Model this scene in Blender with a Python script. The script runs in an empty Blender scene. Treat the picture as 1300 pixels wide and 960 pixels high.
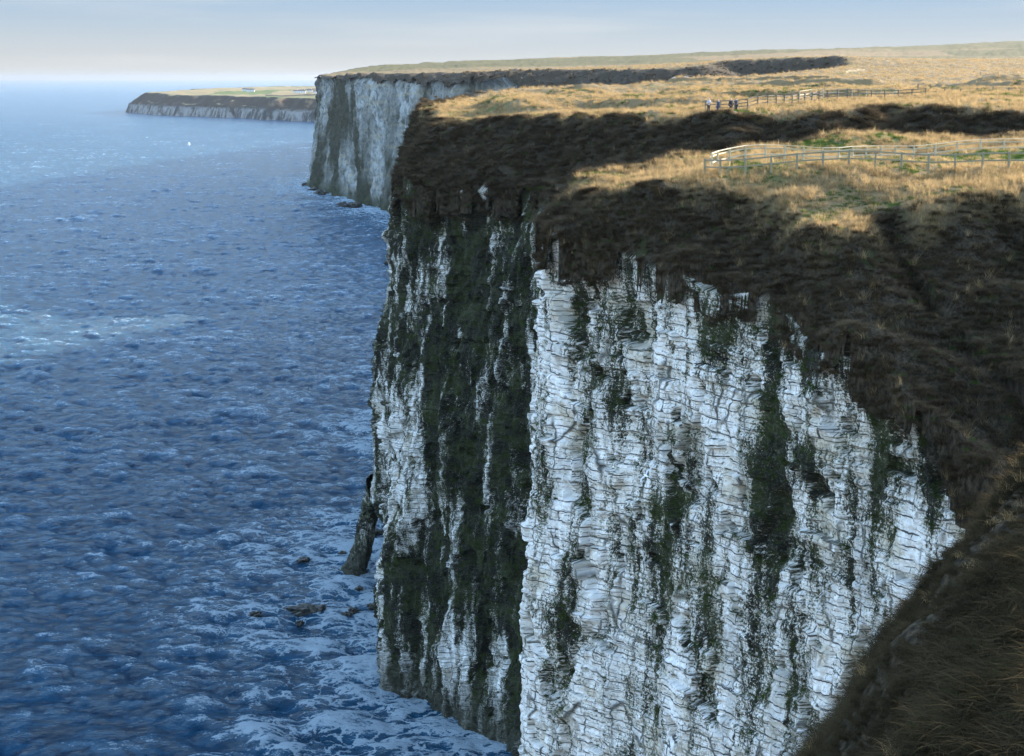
import bpy, bmesh, math, random
import numpy as np
from mathutils import Vector

# ------------------------------------------------------------------ camera, sky, sun, exposure
H = 92.0                                   # the lens stands this far above the sea, metres
F = 1900.0
PITCH = math.atan(333 / F) + math.radians(0.09)
SN, CS = math.sin(PITCH), math.cos(PITCH)
SUN_EL, SUN_AZ = math.radians(16), math.radians(36)      # azimuth counted from +X towards +Y

sc = bpy.context.scene
cam_d = bpy.data.cameras.new('camera')
cam_d.sensor_width = 36
cam_d.lens = F / 1300 * 36
cam_d.shift_y = -45 / 1300
cam_d.clip_start = 0.2
cam_d.clip_end = 200000
cam = bpy.data.objects.new('camera', cam_d)
cam.location = (0, 0, H)
cam.rotation_euler = (math.pi / 2 - PITCH, 0, 0)
sc.collection.objects.link(cam)
sc.camera = cam

world = bpy.data.worlds.new('World')
sc.world = world
world.use_nodes = True
wn, wl = world.node_tree.nodes, world.node_tree.links
bg = wn['Background']
sky = wn.new('ShaderNodeTexSky')
sky.sky_type = 'NISHITA'
sky.sun_disc = False
sky.sun_elevation = SUN_EL
sky.sun_rotation = math.pi / 2 - SUN_AZ
sky.altitude = 90
sky.air_density = 1.0
sky.dust_density = 1.0
sky.ozone_density = 0.8
# thin high haze pales the sky towards the horizon, a few faint streaks of cirrus in it
tc = wn.new('ShaderNodeTexCoord'); sx = wn.new('ShaderNodeSeparateXYZ'); wl.new(tc.outputs['Generated'], sx.inputs[0])
mr = wn.new('ShaderNodeMapRange'); wl.new(sx.outputs[2], mr.inputs[0])
for _i, _v in zip((1, 2, 3, 4), (0.07, 0.38, 1.0, 0.0)): mr.inputs[_i].default_value = _v
mp = wn.new('ShaderNodeMapping'); mp.inputs['Scale'].default_value = (2.2, 2.2, 26); wl.new(tc.outputs['Generated'], mp.inputs[0])
cn = wn.new('ShaderNodeTexNoise'); cn.inputs['Scale'].default_value = 1.6; cn.inputs['Detail'].default_value = 5; wl.new(mp.outputs[0], cn.inputs['Vector'])
cr = wn.new('ShaderNodeMapRange'); wl.new(cn.outputs[0], cr.inputs[0])
for _i, _v in zip((1, 2, 3, 4), (0.52, 0.75, 0.0, 0.35)): cr.inputs[_i].default_value = _v
ad = wn.new('ShaderNodeMath'); ad.operation = 'ADD'; ad.use_clamp = True; wl.new(mr.outputs[0], ad.inputs[0]); wl.new(cr.outputs[0], ad.inputs[1])
mxs = wn.new('ShaderNodeMix'); mxs.data_type = 'RGBA'; wl.new(ad.outputs[0], mxs.inputs[0]); wl.new(sky.outputs[0], mxs.inputs[6])
hz = wn.new('ShaderNodeValToRGB'); wl.new(sx.outputs[2], hz.inputs[0])
hz.color_ramp.elements[0].position = 0.0; hz.color_ramp.elements[0].color = (.68, .67, .62, 1)
hz.color_ramp.elements[1].position = 0.058; hz.color_ramp.elements[1].color = (.34, .51, .70, 1)
ci = wn.new('ShaderNodeMix'); ci.data_type = 'RGBA'; wl.new(cr.outputs[0], ci.inputs[0]); wl.new(hz.outputs[0], ci.inputs[6]); ci.inputs[7].default_value = (.85, .84, .81, 1)
wl.new(ci.outputs[2], mxs.inputs[7])
wl.new(mxs.outputs[2], bg.inputs[0])
bg.inputs[1].default_value = 0.15

sun_d = bpy.data.lights.new('sun', 'SUN')
sun_d.energy = 2.5
sun_d.angle = math.radians(0.5)
sun_d.color = (1.0, 0.86, 0.68)
sun = bpy.data.objects.new('sun', sun_d)
to_sun = Vector((math.cos(SUN_EL) * math.cos(SUN_AZ), math.cos(SUN_EL) * math.sin(SUN_AZ), math.sin(SUN_EL)))
sun.rotation_euler = to_sun.to_track_quat('Z', 'Y').to_euler()
sun.location = (200, 0, 400)
sc.collection.objects.link(sun)

vs = sc.view_settings
vs.view_transform = 'Standard'
vs.look = 'None'
vs.exposure = 2.85
vs.gamma = 1
vs.use_curve_mapping = False
sc.render.engine = 'CYCLES'
sc.cycles.use_denoising = True
sc.cycles.max_bounces = 5
sc.cycles.diffuse_bounces = 3
sc.cycles.transmission_bounces = 3
sc.cycles.volume_bounces = 0

# ------------------------------------------------------------------ helpers
def P(px, py, Y):
    """a point Y metres ahead in the direction the photograph shows it: x, y, z above the sea"""
    u, v = (px - 650) / F, (435 - py) / F
    D = CS + v * SN
    return (u / D * Y, Y, H + (-SN + v * CS) / D * Y)

def project(X, Y, Z):
    z = Z - H
    d = Y * CS - z * SN
    return 650 + F * X / d, 435 - F * (Y * SN + z * CS) / d

from concurrent.futures import ThreadPoolExecutor
def noise(x, y, seed=0):
    x, y = np.broadcast_arrays(x, y)
    if x.size < 120000: return _noise(x, y, seed)
    sh = x.shape; x = x.ravel(); y = y.ravel()
    idx = np.array_split(np.arange(x.size), max(4, x.size // 60000))
    with ThreadPoolExecutor(4) as ex:
        return np.concatenate(list(ex.map(lambda i: _noise(x[i[0]:i[-1] + 1], y[i[0]:i[-1] + 1], seed), idx))).reshape(sh)

def _noise(x, y, seed=0):
    rs = np.random.RandomState(seed)
    p = rs.permutation(256).astype(np.int32)
    ang = rs.rand(256) * 2 * np.pi
    gx, gy = np.cos(ang).astype(np.float32), np.sin(ang).astype(np.float32)
    x = np.asarray(x, dtype=np.float64); y = np.asarray(y, dtype=np.float64)
    x0, y0 = np.floor(x), np.floor(y)
    fx, fy = (x - x0).astype(np.float32), (y - y0).astype(np.float32)
    xi, yi = x0.astype(np.int64) & 255, y0.astype(np.int64) & 255
    x1, y1 = (xi + 1) & 255, (yi + 1) & 255
    def g(a, b, dx, dy):
        k = p[(p[a] + b) & 255]
        return gx[k] * dx + gy[k] * dy
    n00, n10 = g(xi, yi, fx, fy), g(x1, yi, fx - 1, fy)
    n01, n11 = g(xi, y1, fx, fy - 1), g(x1, y1, fx - 1, fy - 1)
    u = fx * fx * fx * (fx * (fx * 6 - 15) + 10); w = fy * fy * fy * (fy * (fy * 6 - 15) + 10)
    return ((n00 * (1 - u) + n10 * u) * (1 - w) + (n01 * (1 - u) + n11 * u) * w) * 1.5

def fbm(x, y, octs=4, seed=0, gain=0.5):
    x = np.asarray(x, dtype=np.float64); y = np.asarray(y, dtype=np.float64)
    a, t = 1.0, 0.0
    for k in range(octs):
        t = t + a * noise(x * 2 ** k + 17.3 * k, y * 2 ** k - 9.1 * k, seed + k)
        a *= gain
    return t

def hash2(a, b, seed=0):
    h = (a.astype(np.int64) * 374761393 + b.astype(np.int64) * 668265263 + seed * 1442695041) & 0xffffffff
    h = ((h ^ (h >> 13)) * 1274126177) & 0xffffffff
    return ((h ^ (h >> 16)) & 0xffff) / 65535.0

def sstep(a, b, x):
    t = np.clip((x - a) / (b - a), 0, 1)
    return t * t * (3 - 2 * t)

def poly_dist(X, Y, pts):
    """signed distance to a closed polygon, positive outside, the length along it of the nearest point, and that point"""
    best = np.full(X.shape, 1e18); arc = np.zeros(X.shape); inside = np.zeros(X.shape, bool)
    L = 0.0
    n = len(pts)
    for i in range(n):
        ax, ay = pts[i]; bx, by = pts[(i + 1) % n]
        ex, ey = bx - ax, by - ay
        l2 = ex * ex + ey * ey
        t = np.clip(((X - ax) * ex + (Y - ay) * ey) / l2, 0, 1)
        d2 = (X - ax - t * ex) ** 2 + (Y - ay - t * ey) ** 2
        m = d2 < best
        best[m] = d2[m]
        arc[m] = (L + t * math.sqrt(l2))[m]
        c = (ay > Y) != (by > Y)
        if ey != 0:
            inside ^= c & (X < ex * (Y - ay) / ey + ax)
        L += math.sqrt(l2)
    d = np.sqrt(best)
    return np.where(inside, -d, d), arc

def chunked(fn, X, Y):
    """run fn over the points in slices, on several threads"""
    sh = X.shape; x = np.ascontiguousarray(X).ravel(); y = np.ascontiguousarray(Y).ravel()
    n = max(1, min(64, len(x) // 20000))
    parts = np.array_split(np.arange(len(x)), n)
    with ThreadPoolExecutor(4) as ex:
        res = list(ex.map(lambda i: fn(x[i[0]:i[-1] + 1], y[i[0]:i[-1] + 1]), parts))
    return [np.concatenate([r[k] for r in res]).reshape(sh) for k in range(len(res[0]))]

def smooth_poly(pts, closed=False, step=None):
    """Catmull-Rom through the points"""
    pts = np.array(pts, float); out = []
    n = len(pts)
    for i in range(n - 1):
        p0, p1, p2, p3 = pts[max(i - 1, 0)], pts[i], pts[i + 1], pts[min(i + 2, n - 1)]
        for t in np.linspace(0, 1, 5)[:-1]:
            out.append(0.5 * (2 * p1 + (p2 - p0) * t + (2 * p0 - 5 * p1 + 4 * p2 - p3) * t * t + (3 * p1 - p0 - 3 * p2 + p3) * t ** 3))
    out.append(pts[-1])
    return np.array(out)

def mesh_from_arrays(name, co, quads, mats, attrs=None, uv=None, smooth=True):
    me = bpy.data.meshes.new(name)
    co = np.ascontiguousarray(co, dtype=np.float32); quads = np.ascontiguousarray(quads, dtype=np.int32)
    k = quads.shape[1]
    me.vertices.add(len(co)); me.vertices.foreach_set('co', co.ravel())
    me.loops.add(quads.size); me.loops.foreach_set('vertex_index', quads.ravel())
    me.polygons.add(len(quads))
    me.polygons.foreach_set('loop_start', np.arange(0, quads.size, k, dtype=np.int32))
    me.polygons.foreach_set('loop_total', np.full(len(quads), k, dtype=np.int32))
    me.update(calc_edges=True)
    me.polygons.foreach_set('use_smooth', np.full(len(quads), smooth, dtype=bool))
    for a, val in (attrs or {}).items():
        at = me.attributes.new(a, 'FLOAT', 'POINT')
        at.data.foreach_set('value', np.ascontiguousarray(val, dtype=np.float32).ravel())
    if uv is not None:
        at = me.attributes.new('face_uv', 'FLOAT_VECTOR', 'POINT')
        v3 = np.zeros((len(co), 3), np.float32); v3[:, :2] = uv
        at.data.foreach_set('vector', v3.ravel())
    for m in mats: me.materials.append(m)
    ob = bpy.data.objects.new(name, me)
    sc.collection.objects.link(ob)
    return ob

def grid_quads(nr, nc, keep=None):
    i = np.arange(nr * nc).reshape(nr, nc)
    q = np.stack([i[:-1, :-1], i[:-1, 1:], i[1:, 1:], i[1:, :-1]], -1).reshape(-1, 4)
    if keep is not None:
        k = keep[:-1, :-1] & keep[:-1, 1:] & keep[1:, 1:] & keep[1:, :-1]
        q = q[k.ravel()]
    return q

def compact(co, q, *arr):
    used = np.unique(q)
    mp = np.zeros(len(co), np.int64); mp[used] = np.arange(len(used))
    return [co[used], mp[q]] + [a[used] for a in arr]

# node helpers
class NT:
    def __init__(s, name):
        s.m = bpy.data.materials.new(name); s.m.use_nodes = True
        s.t = s.m.node_tree; s.n = s.t.nodes; s.b = s.n['Principled BSDF']; s.out = s.n['Material Output']
    def new(s, t, **kw):
        nd = s.n.new(t)
        for k, v in kw.items(): setattr(nd, k, v)
        return nd
    def set(s, sock, v):
        if v is None: return
        if isinstance(v, bpy.types.NodeSocket): s.t.links.new(v, sock)
        elif isinstance(v, (tuple, list)) and len(v) == 3 and sock.type == 'RGBA': sock.default_value = (*v, 1)
        else: sock.default_value = v
    def math(s, op, a, b=None, c=None, clamp=False):
        nd = s.new('ShaderNodeMath', operation=op); nd.use_clamp = clamp
        s.set(nd.inputs[0], a); s.set(nd.inputs[1], b)
        if c is not None: s.set(nd.inputs[2], c)
        return nd.outputs[0]
    def noise(s, vec, scale, detail=4, rough=0.55, dist=0.0, col=False):
        nd = s.new('ShaderNodeTexNoise'); s.set(nd.inputs['Vector'], vec)
        nd.inputs['Scale'].default_value = scale; nd.inputs['Detail'].default_value = detail
        nd.inputs['Roughness'].default_value = rough; nd.inputs['Distortion'].default_value = dist
        return nd.outputs['Color' if col else 'Fac']
    def ramp(s, fac, a, b, lo=0.0, hi=1.0):
        nd = s.new('ShaderNodeMapRange', interpolation_type='SMOOTHSTEP')
        s.set(nd.inputs[0], fac); s.set(nd.inputs[1], a); s.set(nd.inputs[2], b); s.set(nd.inputs[3], lo); s.set(nd.inputs[4], hi)
        return nd.outputs[0]
    def mix(s, f, a, b):
        nd = s.new('ShaderNodeMix', data_type='RGBA')
        s.set(nd.inputs[0], f); s.set(nd.inputs[6], a); s.set(nd.inputs[7], b)
        return nd.outputs[2]
    def scale(s, vec, v):
        nd = s.new('ShaderNodeMapping'); s.set(nd.inputs['Vector'], vec); nd.inputs['Scale'].default_value = v
        return nd.outputs[0]
    def attr(s, name, out='Fac'):
        return s.new('ShaderNodeAttribute', attribute_name=name).outputs[out]
    def pos(s): return s.new('ShaderNodeNewGeometry').outputs['Position']
    def bump(s, h, strength, dist):
        nd = s.new('ShaderNodeBump'); nd.inputs['Strength'].default_value = strength; nd.inputs['Distance'].default_value = dist
        s.set(nd.inputs['Height'], h); return nd.outputs[0]
    def P(s, **kw):
        for k, v in kw.items(): s.set(s.b.inputs[k.replace('_', ' ')], v)

def simple_mat(name, col, rough=0.8, var=0.25, scale=6.0, trans=0.0):
    m = NT(name); n = m.noise(m.pos(), scale, 5, .65)
    a = tuple(c * (1 - var) for c in col); b = tuple(min(1, c * (1 + var)) for c in col)
    m.P(Base_Color=m.mix(n, a, b), Roughness=rough, Normal=m.bump(n, .4, .02))
    return m.m

# ------------------------------------------------------------------ the land: plan of plateau edge and chalk edge
def XY(p): return (p[0], p[1]) if len(p) == 2 else P(*p)[:2]

PE_FIRST = [(-1.5, -60), (-1.5, -10), (-1.5, 1.5), (1.5, 2.4), (8, 2), (18, 6), (27, 18), (38, 34), (56, 52), (64, 62), (62, 72), (50, 82),
      (1390, 236, 91), (1300, 238, 92), (1250, 246, 92), (1180, 264, 90), (1120, 268, 92), (1062, 294, 88), (1000, 262, 95),
      (950, 252, 98), (900, 245, 100), (860, 240, 102), (800, 238, 108), (745, 236, 117), (752, 222, 123), (820, 208, 127), (900, 196, 130),
      (1000, 186, 134), (1090, 165, 138), (1180, 177, 138), (1300, 176, 138), (1420, 174, 140), (80, 144), (94, 152), (80, 163), (1480, 140, 164),
      (1300, 139, 166), (1200, 138, 168), (1110, 136, 174), (1062, 150, 166), (1005, 143, 173), (935, 142, 175), (870, 146, 183), (790, 147, 196),
      (735, 146, 207), (700, 147, 212), (660, 147, 221), (600, 150, 230), (568, 144, 242), (545, 140, 256), (552, 136, 275),
      (580, 125, 330), (640, 113, 430), (700, 109, 480), (760, 107, 520), (800, 108, 520), (846, 101, 570), (904, 98, 610), (948, 97, 640), (1015, 90, 700),
      (1072, 77, 770), (1065, 71.5, 805), (961, 75, 830), (906, 78.5, 830), (892, 85, 790), (846, 88, 790), (800, 93, 810), (760, 90, 860),
      (700, 90, 900), (640, 91, 940), (560, 93, 1050), (470, 96, 1180), (411, 96.5, 1300), (409, 96, 1340)]
PE = [tuple(p) for p in smooth_poly([XY(p) for p in PE_FIRST])] + [(-150, 1450), (-60, 2000), (200, 3000), (3000, 6500), (9000, 6500), (9000, -60)]

CTRL = [(0, -20, 90.4), (2, 1, 90.3), (20, 0, 90.4), (45, 20, 89), (60, 40, 87.5), (75, 65, 86.5), (0, -60, 90.5), (100, 0, 90), (400, 0, 92), (400, 150, 92)] + [P(*p) for p in [
      (1700, 225, 95), (1390, 236, 91), (1300, 238, 92), (1250, 246, 92), (1180, 264, 90), (1120, 268, 92), (1062, 294, 88), (1000, 262, 95),
      (950, 252, 98), (860, 240, 102), (800, 238, 108), (745, 236, 117), (895, 223, 104), (1000, 218, 103), (1180, 214, 102), (1300, 212, 102),
      (912, 214, 112), (1100, 205, 118), (1165, 197, 122), (1300, 194, 122), (820, 214, 124), (900, 198, 128), (1000, 186, 132), (1090, 166, 137),
      (1180, 177, 136), (1300, 178, 136), (1450, 165, 140), (1700, 140, 160),
      (1480, 140, 164), (1300, 139, 166), (1200, 138, 168), (1110, 136, 174), (1000, 143, 173), (935, 142, 175), (870, 146, 183), (790, 147, 196),
      (700, 147, 212), (640, 148, 225), (600, 152, 230), (568, 145, 242), (545, 141, 256), (950, 132, 205), (1050, 128, 200), (1300, 128, 200),
      (700, 130, 270), (820, 128, 260), (950, 122, 265), (1150, 118, 270), (1400, 116, 270),
      (580, 128, 330), (640, 116, 420), (760, 113, 480), (850, 110, 500), (1000, 106, 500), (1300, 103, 500),
      (904, 100, 600), (948, 98, 640), (1015, 91, 700), (1100, 84, 780), (1300, 88, 760), (1065, 72, 805), (961, 75, 830), (906, 79, 830), (800, 88, 830),
      (700, 89, 920), (640, 91, 940), (560, 93, 1050), (470, 96, 1180), (411, 97, 1300),
      (530, 83, 1500), (650, 81, 1500), (850, 77, 1400), (1300, 72, 1400),
      (530, 79.5, 2050), (600, 77, 2100), (700, 77.5, 2100), (850, 72.5, 2000), (930, 68, 1900), (990, 63.5, 1800), (1080, 62, 1800), (1150, 63, 1900), (1220, 61, 2000), (1300, 54, 2000), (1500, 45, 2000),
      (1300, 55, 3500), (850, 75, 3500), (500, 85, 3500)]] + [(9000, 1000, 140), (9000, 6500, 100), (3000, 6500, 60), (9000, -60, 100)]
_c = np.array(CTRL)
def _phi(r): return np.sqrt(r * r + 9.0)
_K = _phi(np.hypot(_c[:, None, 0] - _c[None, :, 0], _c[:, None, 1] - _c[None, :, 1]))
_w = np.linalg.solve(_K + np.eye(len(_c)) * -0.15, _c[:, 2] - 88)
def top_z(X, Y):
    z = np.full(X.shape, 88.0)
    for (cx, cy, _), w in zip(CTRL, _w):
        z += w * _phi(np.hypot(X - cx, Y - cy))
    return z

A_POLY = [(30, 40), (18, 37), (12.9, 34), (10.3, 29.5), (7.9, 26), (7.2, 21), (6.4, 14), (6, 6), (5.5, -2), (40, -2), (46, 30)]

# chalk edge (top) and foot of the cliff, seaward of it
ST = [((-6, -60), (-9, -60)), ((-5, -20), (-8, -20)), ((-4, 4), (-7, 6)), ((0, 18), (-3, 20)), ((3, 28), (0, 30)), ((8, 37), (6, 40)), ((15, 45), (14, 49)), ((24, 51), (23, 55)),
      ((33, 57), (31, 59)), ((37, 62), (34, 61.5)), ((33, 66), (31, 64)), ((26.5, 68.5), (26, 65)), ((1222, 590, 71), (20.5, 68)), ((1150, 520, 75), (18, 71.5)), ((1060, 450, 80), (14.5, 76)), ((1000, 402, 86), (12.5, 82)),
      ((930, 372, 91), (10.3, 87)), ((860, 348, 95), (8, 91)), ((800, 335, 100), (5.8, 96)), ((750, 325, 104), (3.6, 100.5)), ((705, 308, 108), (1.3, 105)), ((694, 300, 112), (.4, 109)), ((700, 292, 121), (1.3, 120)),
      ((8, 136), (5, 135)), ((11, 152), (8, 152)), ((10, 168), (7, 167)), ((703, 268, 186), (4.5, 180)), ((690, 268, 197), (2, 191)), ((660, 267, 202), (-1.5, 197)), ((630, 266, 206), (-5, 201)), ((600, 264, 209), (-8.5, 205)),
      ((560, 262, 215), (-13.5, 210)), ((530, 256, 219), (-18.2, 214.5)), ((512, 250, 224), (-20.8, 220)), ((509, 240, 232), (-20.9, 236)), ((517, 215, 246), (-22.0, 258)), ((527, 185, 264), (-22, 284)), ((534, 162, 286), (-20, 306)),
      ((-15.5, 330), (-19, 340)), ((-17, 370), (-26, 374)), ((-19, 392), (-33.5, 396)), ((-16, 420), (-23, 424)), ((-12, 500), (-16, 500)), ((5, 590), (0, 590)), ((38, 650), (33, 660)), ((62, 720), (50, 720)), ((38, 790), (32, 780)), ((15, 840), (8, 830)),
      ((655, 103, 885), (-3, 870)), ((600, 101.5, 930), (-30, 915)), ((560, 101, 985), (-52, 965)), ((520, 101, 1050), (-78, 1025)), ((490, 100, 1100), (-93, 1068)), ((460, 99.5, 1150), (-113, 1120)), ((430, 99, 1220), (-140, 1195)), ((408, 98.5, 1285), (-171, 1280)),
      ((406, 98, 1320), (-172, 1330)), ((-165, 1420), (-168, 1430)), ((-80, 2000), (-90, 2000)), ((180, 3000), (170, 3010))]
TOPS = smooth_poly([XY(a) for a, b in ST])
FEET = smooth_poly([XY(b) for a, b in ST])
CE = [tuple(p) for p in TOPS] + [(3000, 6600), (9100, 6600), (9100, -60)]

CORR = None
def lengths(p):
    p = np.array(p); return np.concatenate([[0], np.cumsum(np.hypot(*np.diff(np.vstack([p, p[:1]]), axis=0).T))])
PE_L = lengths(PE)
def point_at(pts, L, arc):
    p = np.array(list(pts) + [pts[0]])
    return np.interp(arc, L, p[:, 0]), np.interp(arc, L, p[:, 1])

def land(X, Y, detail=True, edge=True):
    """height of the land, and how far outside the plateau edge / the chalk edge"""
    X = np.asarray(X, float); Y = np.asarray(Y, float)
    R = np.hypot(X, Y)
    wob = fbm(X / 9, Y / 9, 3, 5) * np.clip(R / 60, .3, 3)
    dp, arc = poly_dist(X, Y, PE)
    dpw = dp + wob
    dc, arcc = poly_dist(X, Y, CE)
    na, nb = point_at(PE, PE_L, arc)
    ot = dp > 0
    tx, ty = np.where(ot, na, X), np.where(ot, nb, Y)
    z = top_z(tx, ty)
    # slopes below the plateau edge, with spurs and hollows running downhill
    out = np.maximum(dpw, 0)
    S = 0.66 + 0.22 * sstep(110, 90, Y) * (Y > 60) - .1 * sstep(300, 500, Y) + .3 * sstep(50, 30, Y)
    rr = np.clip(R / 75, .6, 8)
    gul = fbm(arc / (7 * rr ** .5), out / 60, 3, 21) + .35 * np.abs(noise(arc / 3.1, out / 14, 33)) 
    zs = z - S * (np.sqrt(out ** 2 + rr ** 2) - rr) * (1 + .10 * gul) - sstep(0, 8 * rr ** .3, out) * (0.9 * gul + .2) * rr ** .35
    if CORR is not None:
        zs = zs + np.interp(arcc, CORR[0], CORR[1]) * np.clip(out / (out + np.maximum(-dc, 0) + .01), 0, 1) ** 1.3
    # the close spur at the right
    da, arca = poly_dist(X, Y, A_POLY)
    za = -11.5 + .453 * np.minimum(X, 12.6) + .08 * np.maximum(X - 12.6, 0) - .0818 * Y + H
    oa = np.maximum(da + fbm(X / 3, Y / 3, 3, 8) * .8, 0)
    za = za - 1.5 * (np.sqrt(oa ** 2 + 1.0) - 1.0)
    m = np.maximum(zs, za); k = 0.8
    z = m + k * np.log(np.exp((zs - m) / k) + np.exp((za - m) / k)) - .0
    # swales and little terraces inland
    ins = np.maximum(-dp, 0) + 5 * fbm(X / 30, Y / 30, 3, 40)
    far = sstep(205, 240, Y) * sstep(470, 330, Y) * sstep(-2, 4, -dp)
    for i, d0 in enumerate((9, 24, 46, 78, 120)):
        z = z + far * (.95 + .1 * i) * np.tanh((ins - d0) / 1.4) * np.exp(-((ins - d0) / 13) ** 2) * sstep(.1, .4, noise(X / 60 + i * 7.7, Y / 60, 60 + i) + .45)
    tb = Y + .12 * X + 14 * noise(X / 60, Y / 90, 44)
    for i, (c, hh) in enumerate(((238, .45), (268, .5), (318, 1.5), (392, 2.0), (500, 2.4))):
        z = z + hh * sstep(-1.3, 1.3, tb - c) * sstep(55, 4, tb - c) * sstep(-.25, .1, noise(X / 45 + 3.3 * i, Y / 200, 45 + i)) * sstep(3, 10, -dp) * (dp < 0) * sstep(-16, 14, X - .04 * (Y - 240))
    if detail:
        a = np.clip(R / 60, .35, 3)
        z = z + .35 * fbm(X / 5, Y / 5, 4, 50) * np.minimum(a, 1.2) + .8 * fbm(X / 22, Y / 22, 3, 55) * (.35 * sstep(60, 120, R) + .65 * sstep(210, 300, R)) + 3 * fbm(X / 180, Y / 180, 3, 57) * sstep(900, 1600, R)
    # over the chalk edge it plunges
    if not edge: return z, dp, dc
    dcn = dc + .9 * fbm(X / 3.5, Y / 3.5, 3, 70) * np.clip(R / 80, .6, 3)
    z = z - np.minimum(9.0 * np.maximum(dcn - .2, 0), 1.7 * np.clip(R / 80, .8, 2) * (1 - .75 * sstep(400, 700, R)))
    return z, dp, dc

# bring the slopes down to the chalk edge where the photograph shows it
_L = lengths(CE); _xs, _ds = [], []
_zt = land(np.array([p[0] for p in CE]), np.array([p[1] for p in CE]), detail=False, edge=False)[0]
for _i, (_a, _b) in enumerate(ST):
    if len(_a) == 3: _xs.append(_L[_i * 4]); _ds.append(P(*_a)[2] + (3.0 if 180 < _a[2] < 300 else .9 if _a[2] < 180 else 1.5) - _zt[_i * 4])
    elif _a[0] > 4 and 130 < _a[1] < 170: _xs.append(_L[_i * 4]); _ds.append(74.0 - _zt[_i * 4])
    elif _a[1] < 60 or 320 < _a[1] < 850: _xs.append(_L[_i * 4]); _ds.append(0.0)
CORR = (np.array(_xs), np.array(_ds))

def land_z(x, y): return float(land(np.array([x]), np.array([y]))[0][0])

# ------------------------------------------------------------------ materials of the land
def mat_land():
    m = NT('clifftop_grass'); p = m.pos()
    big = m.noise(p, .03, 4, .6); mid = m.noise(p, .35, 5, .65); fine = m.noise(m.scale(p, (1, 1, .3)), 6, 4, .7)
    straw = m.mix(fine, (.09, .062, .026), (.26, .185, .09))
    green = m.mix(fine, (.045, .07, .018), (.11, .15, .04))
    col = m.mix(m.ramp(m.math('ADD', m.math('MULTIPLY', big, .6), m.math('MULTIPLY', mid, .5)), .585, .72, 0, .8), straw, green)
    # far fields are greener, parted into strips
    sep = m.new('ShaderNodeSeparateXYZ'); m.set(sep.inputs[0], p)
    farf = m.ramp(sep.outputs[1], 900, 1500)
    vor = m.new('ShaderNodeTexVoronoi'); m.set(vor.inputs['Vector'], m.scale(p, (.0022, .005, 0))); vor.inputs['Scale'].default_value = 1
    vs_ = m.new('ShaderNodeSeparateColor'); m.set(vs_.inputs[0], vor.outputs['Color'])
    fld = m.mix(m.ramp(vs_.outputs[0], .3, .7), (.06, .065, .025), (.16, .115, .058))
    col = m.mix(farf, col, m.mix(m.ramp(mid, .3, .7, 0, .5), fld, straw))
    # rank dead growth and bare earth on the steep sides
    scrub = m.mix(m.ramp(fine, .35, .7), (.012, .010, .006), (.08, .06, .038))
    scrub = m.mix(m.ramp(mid, .55, .7, 0, .7), scrub, (.035, .045, .016))
    col = m.mix(m.attr('green'), col, green)
    col = m.mix(m.attr('steep'), col, scrub)
    m.P(Base_Color=col, Roughness=.9, Specular_IOR_Level=.1, Normal=m.bump(m.math('ADD', m.math('MULTIPLY', mid, .8), m.math('MULTIPLY', fine, .25)), .9, .6))
    return m.m

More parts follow.
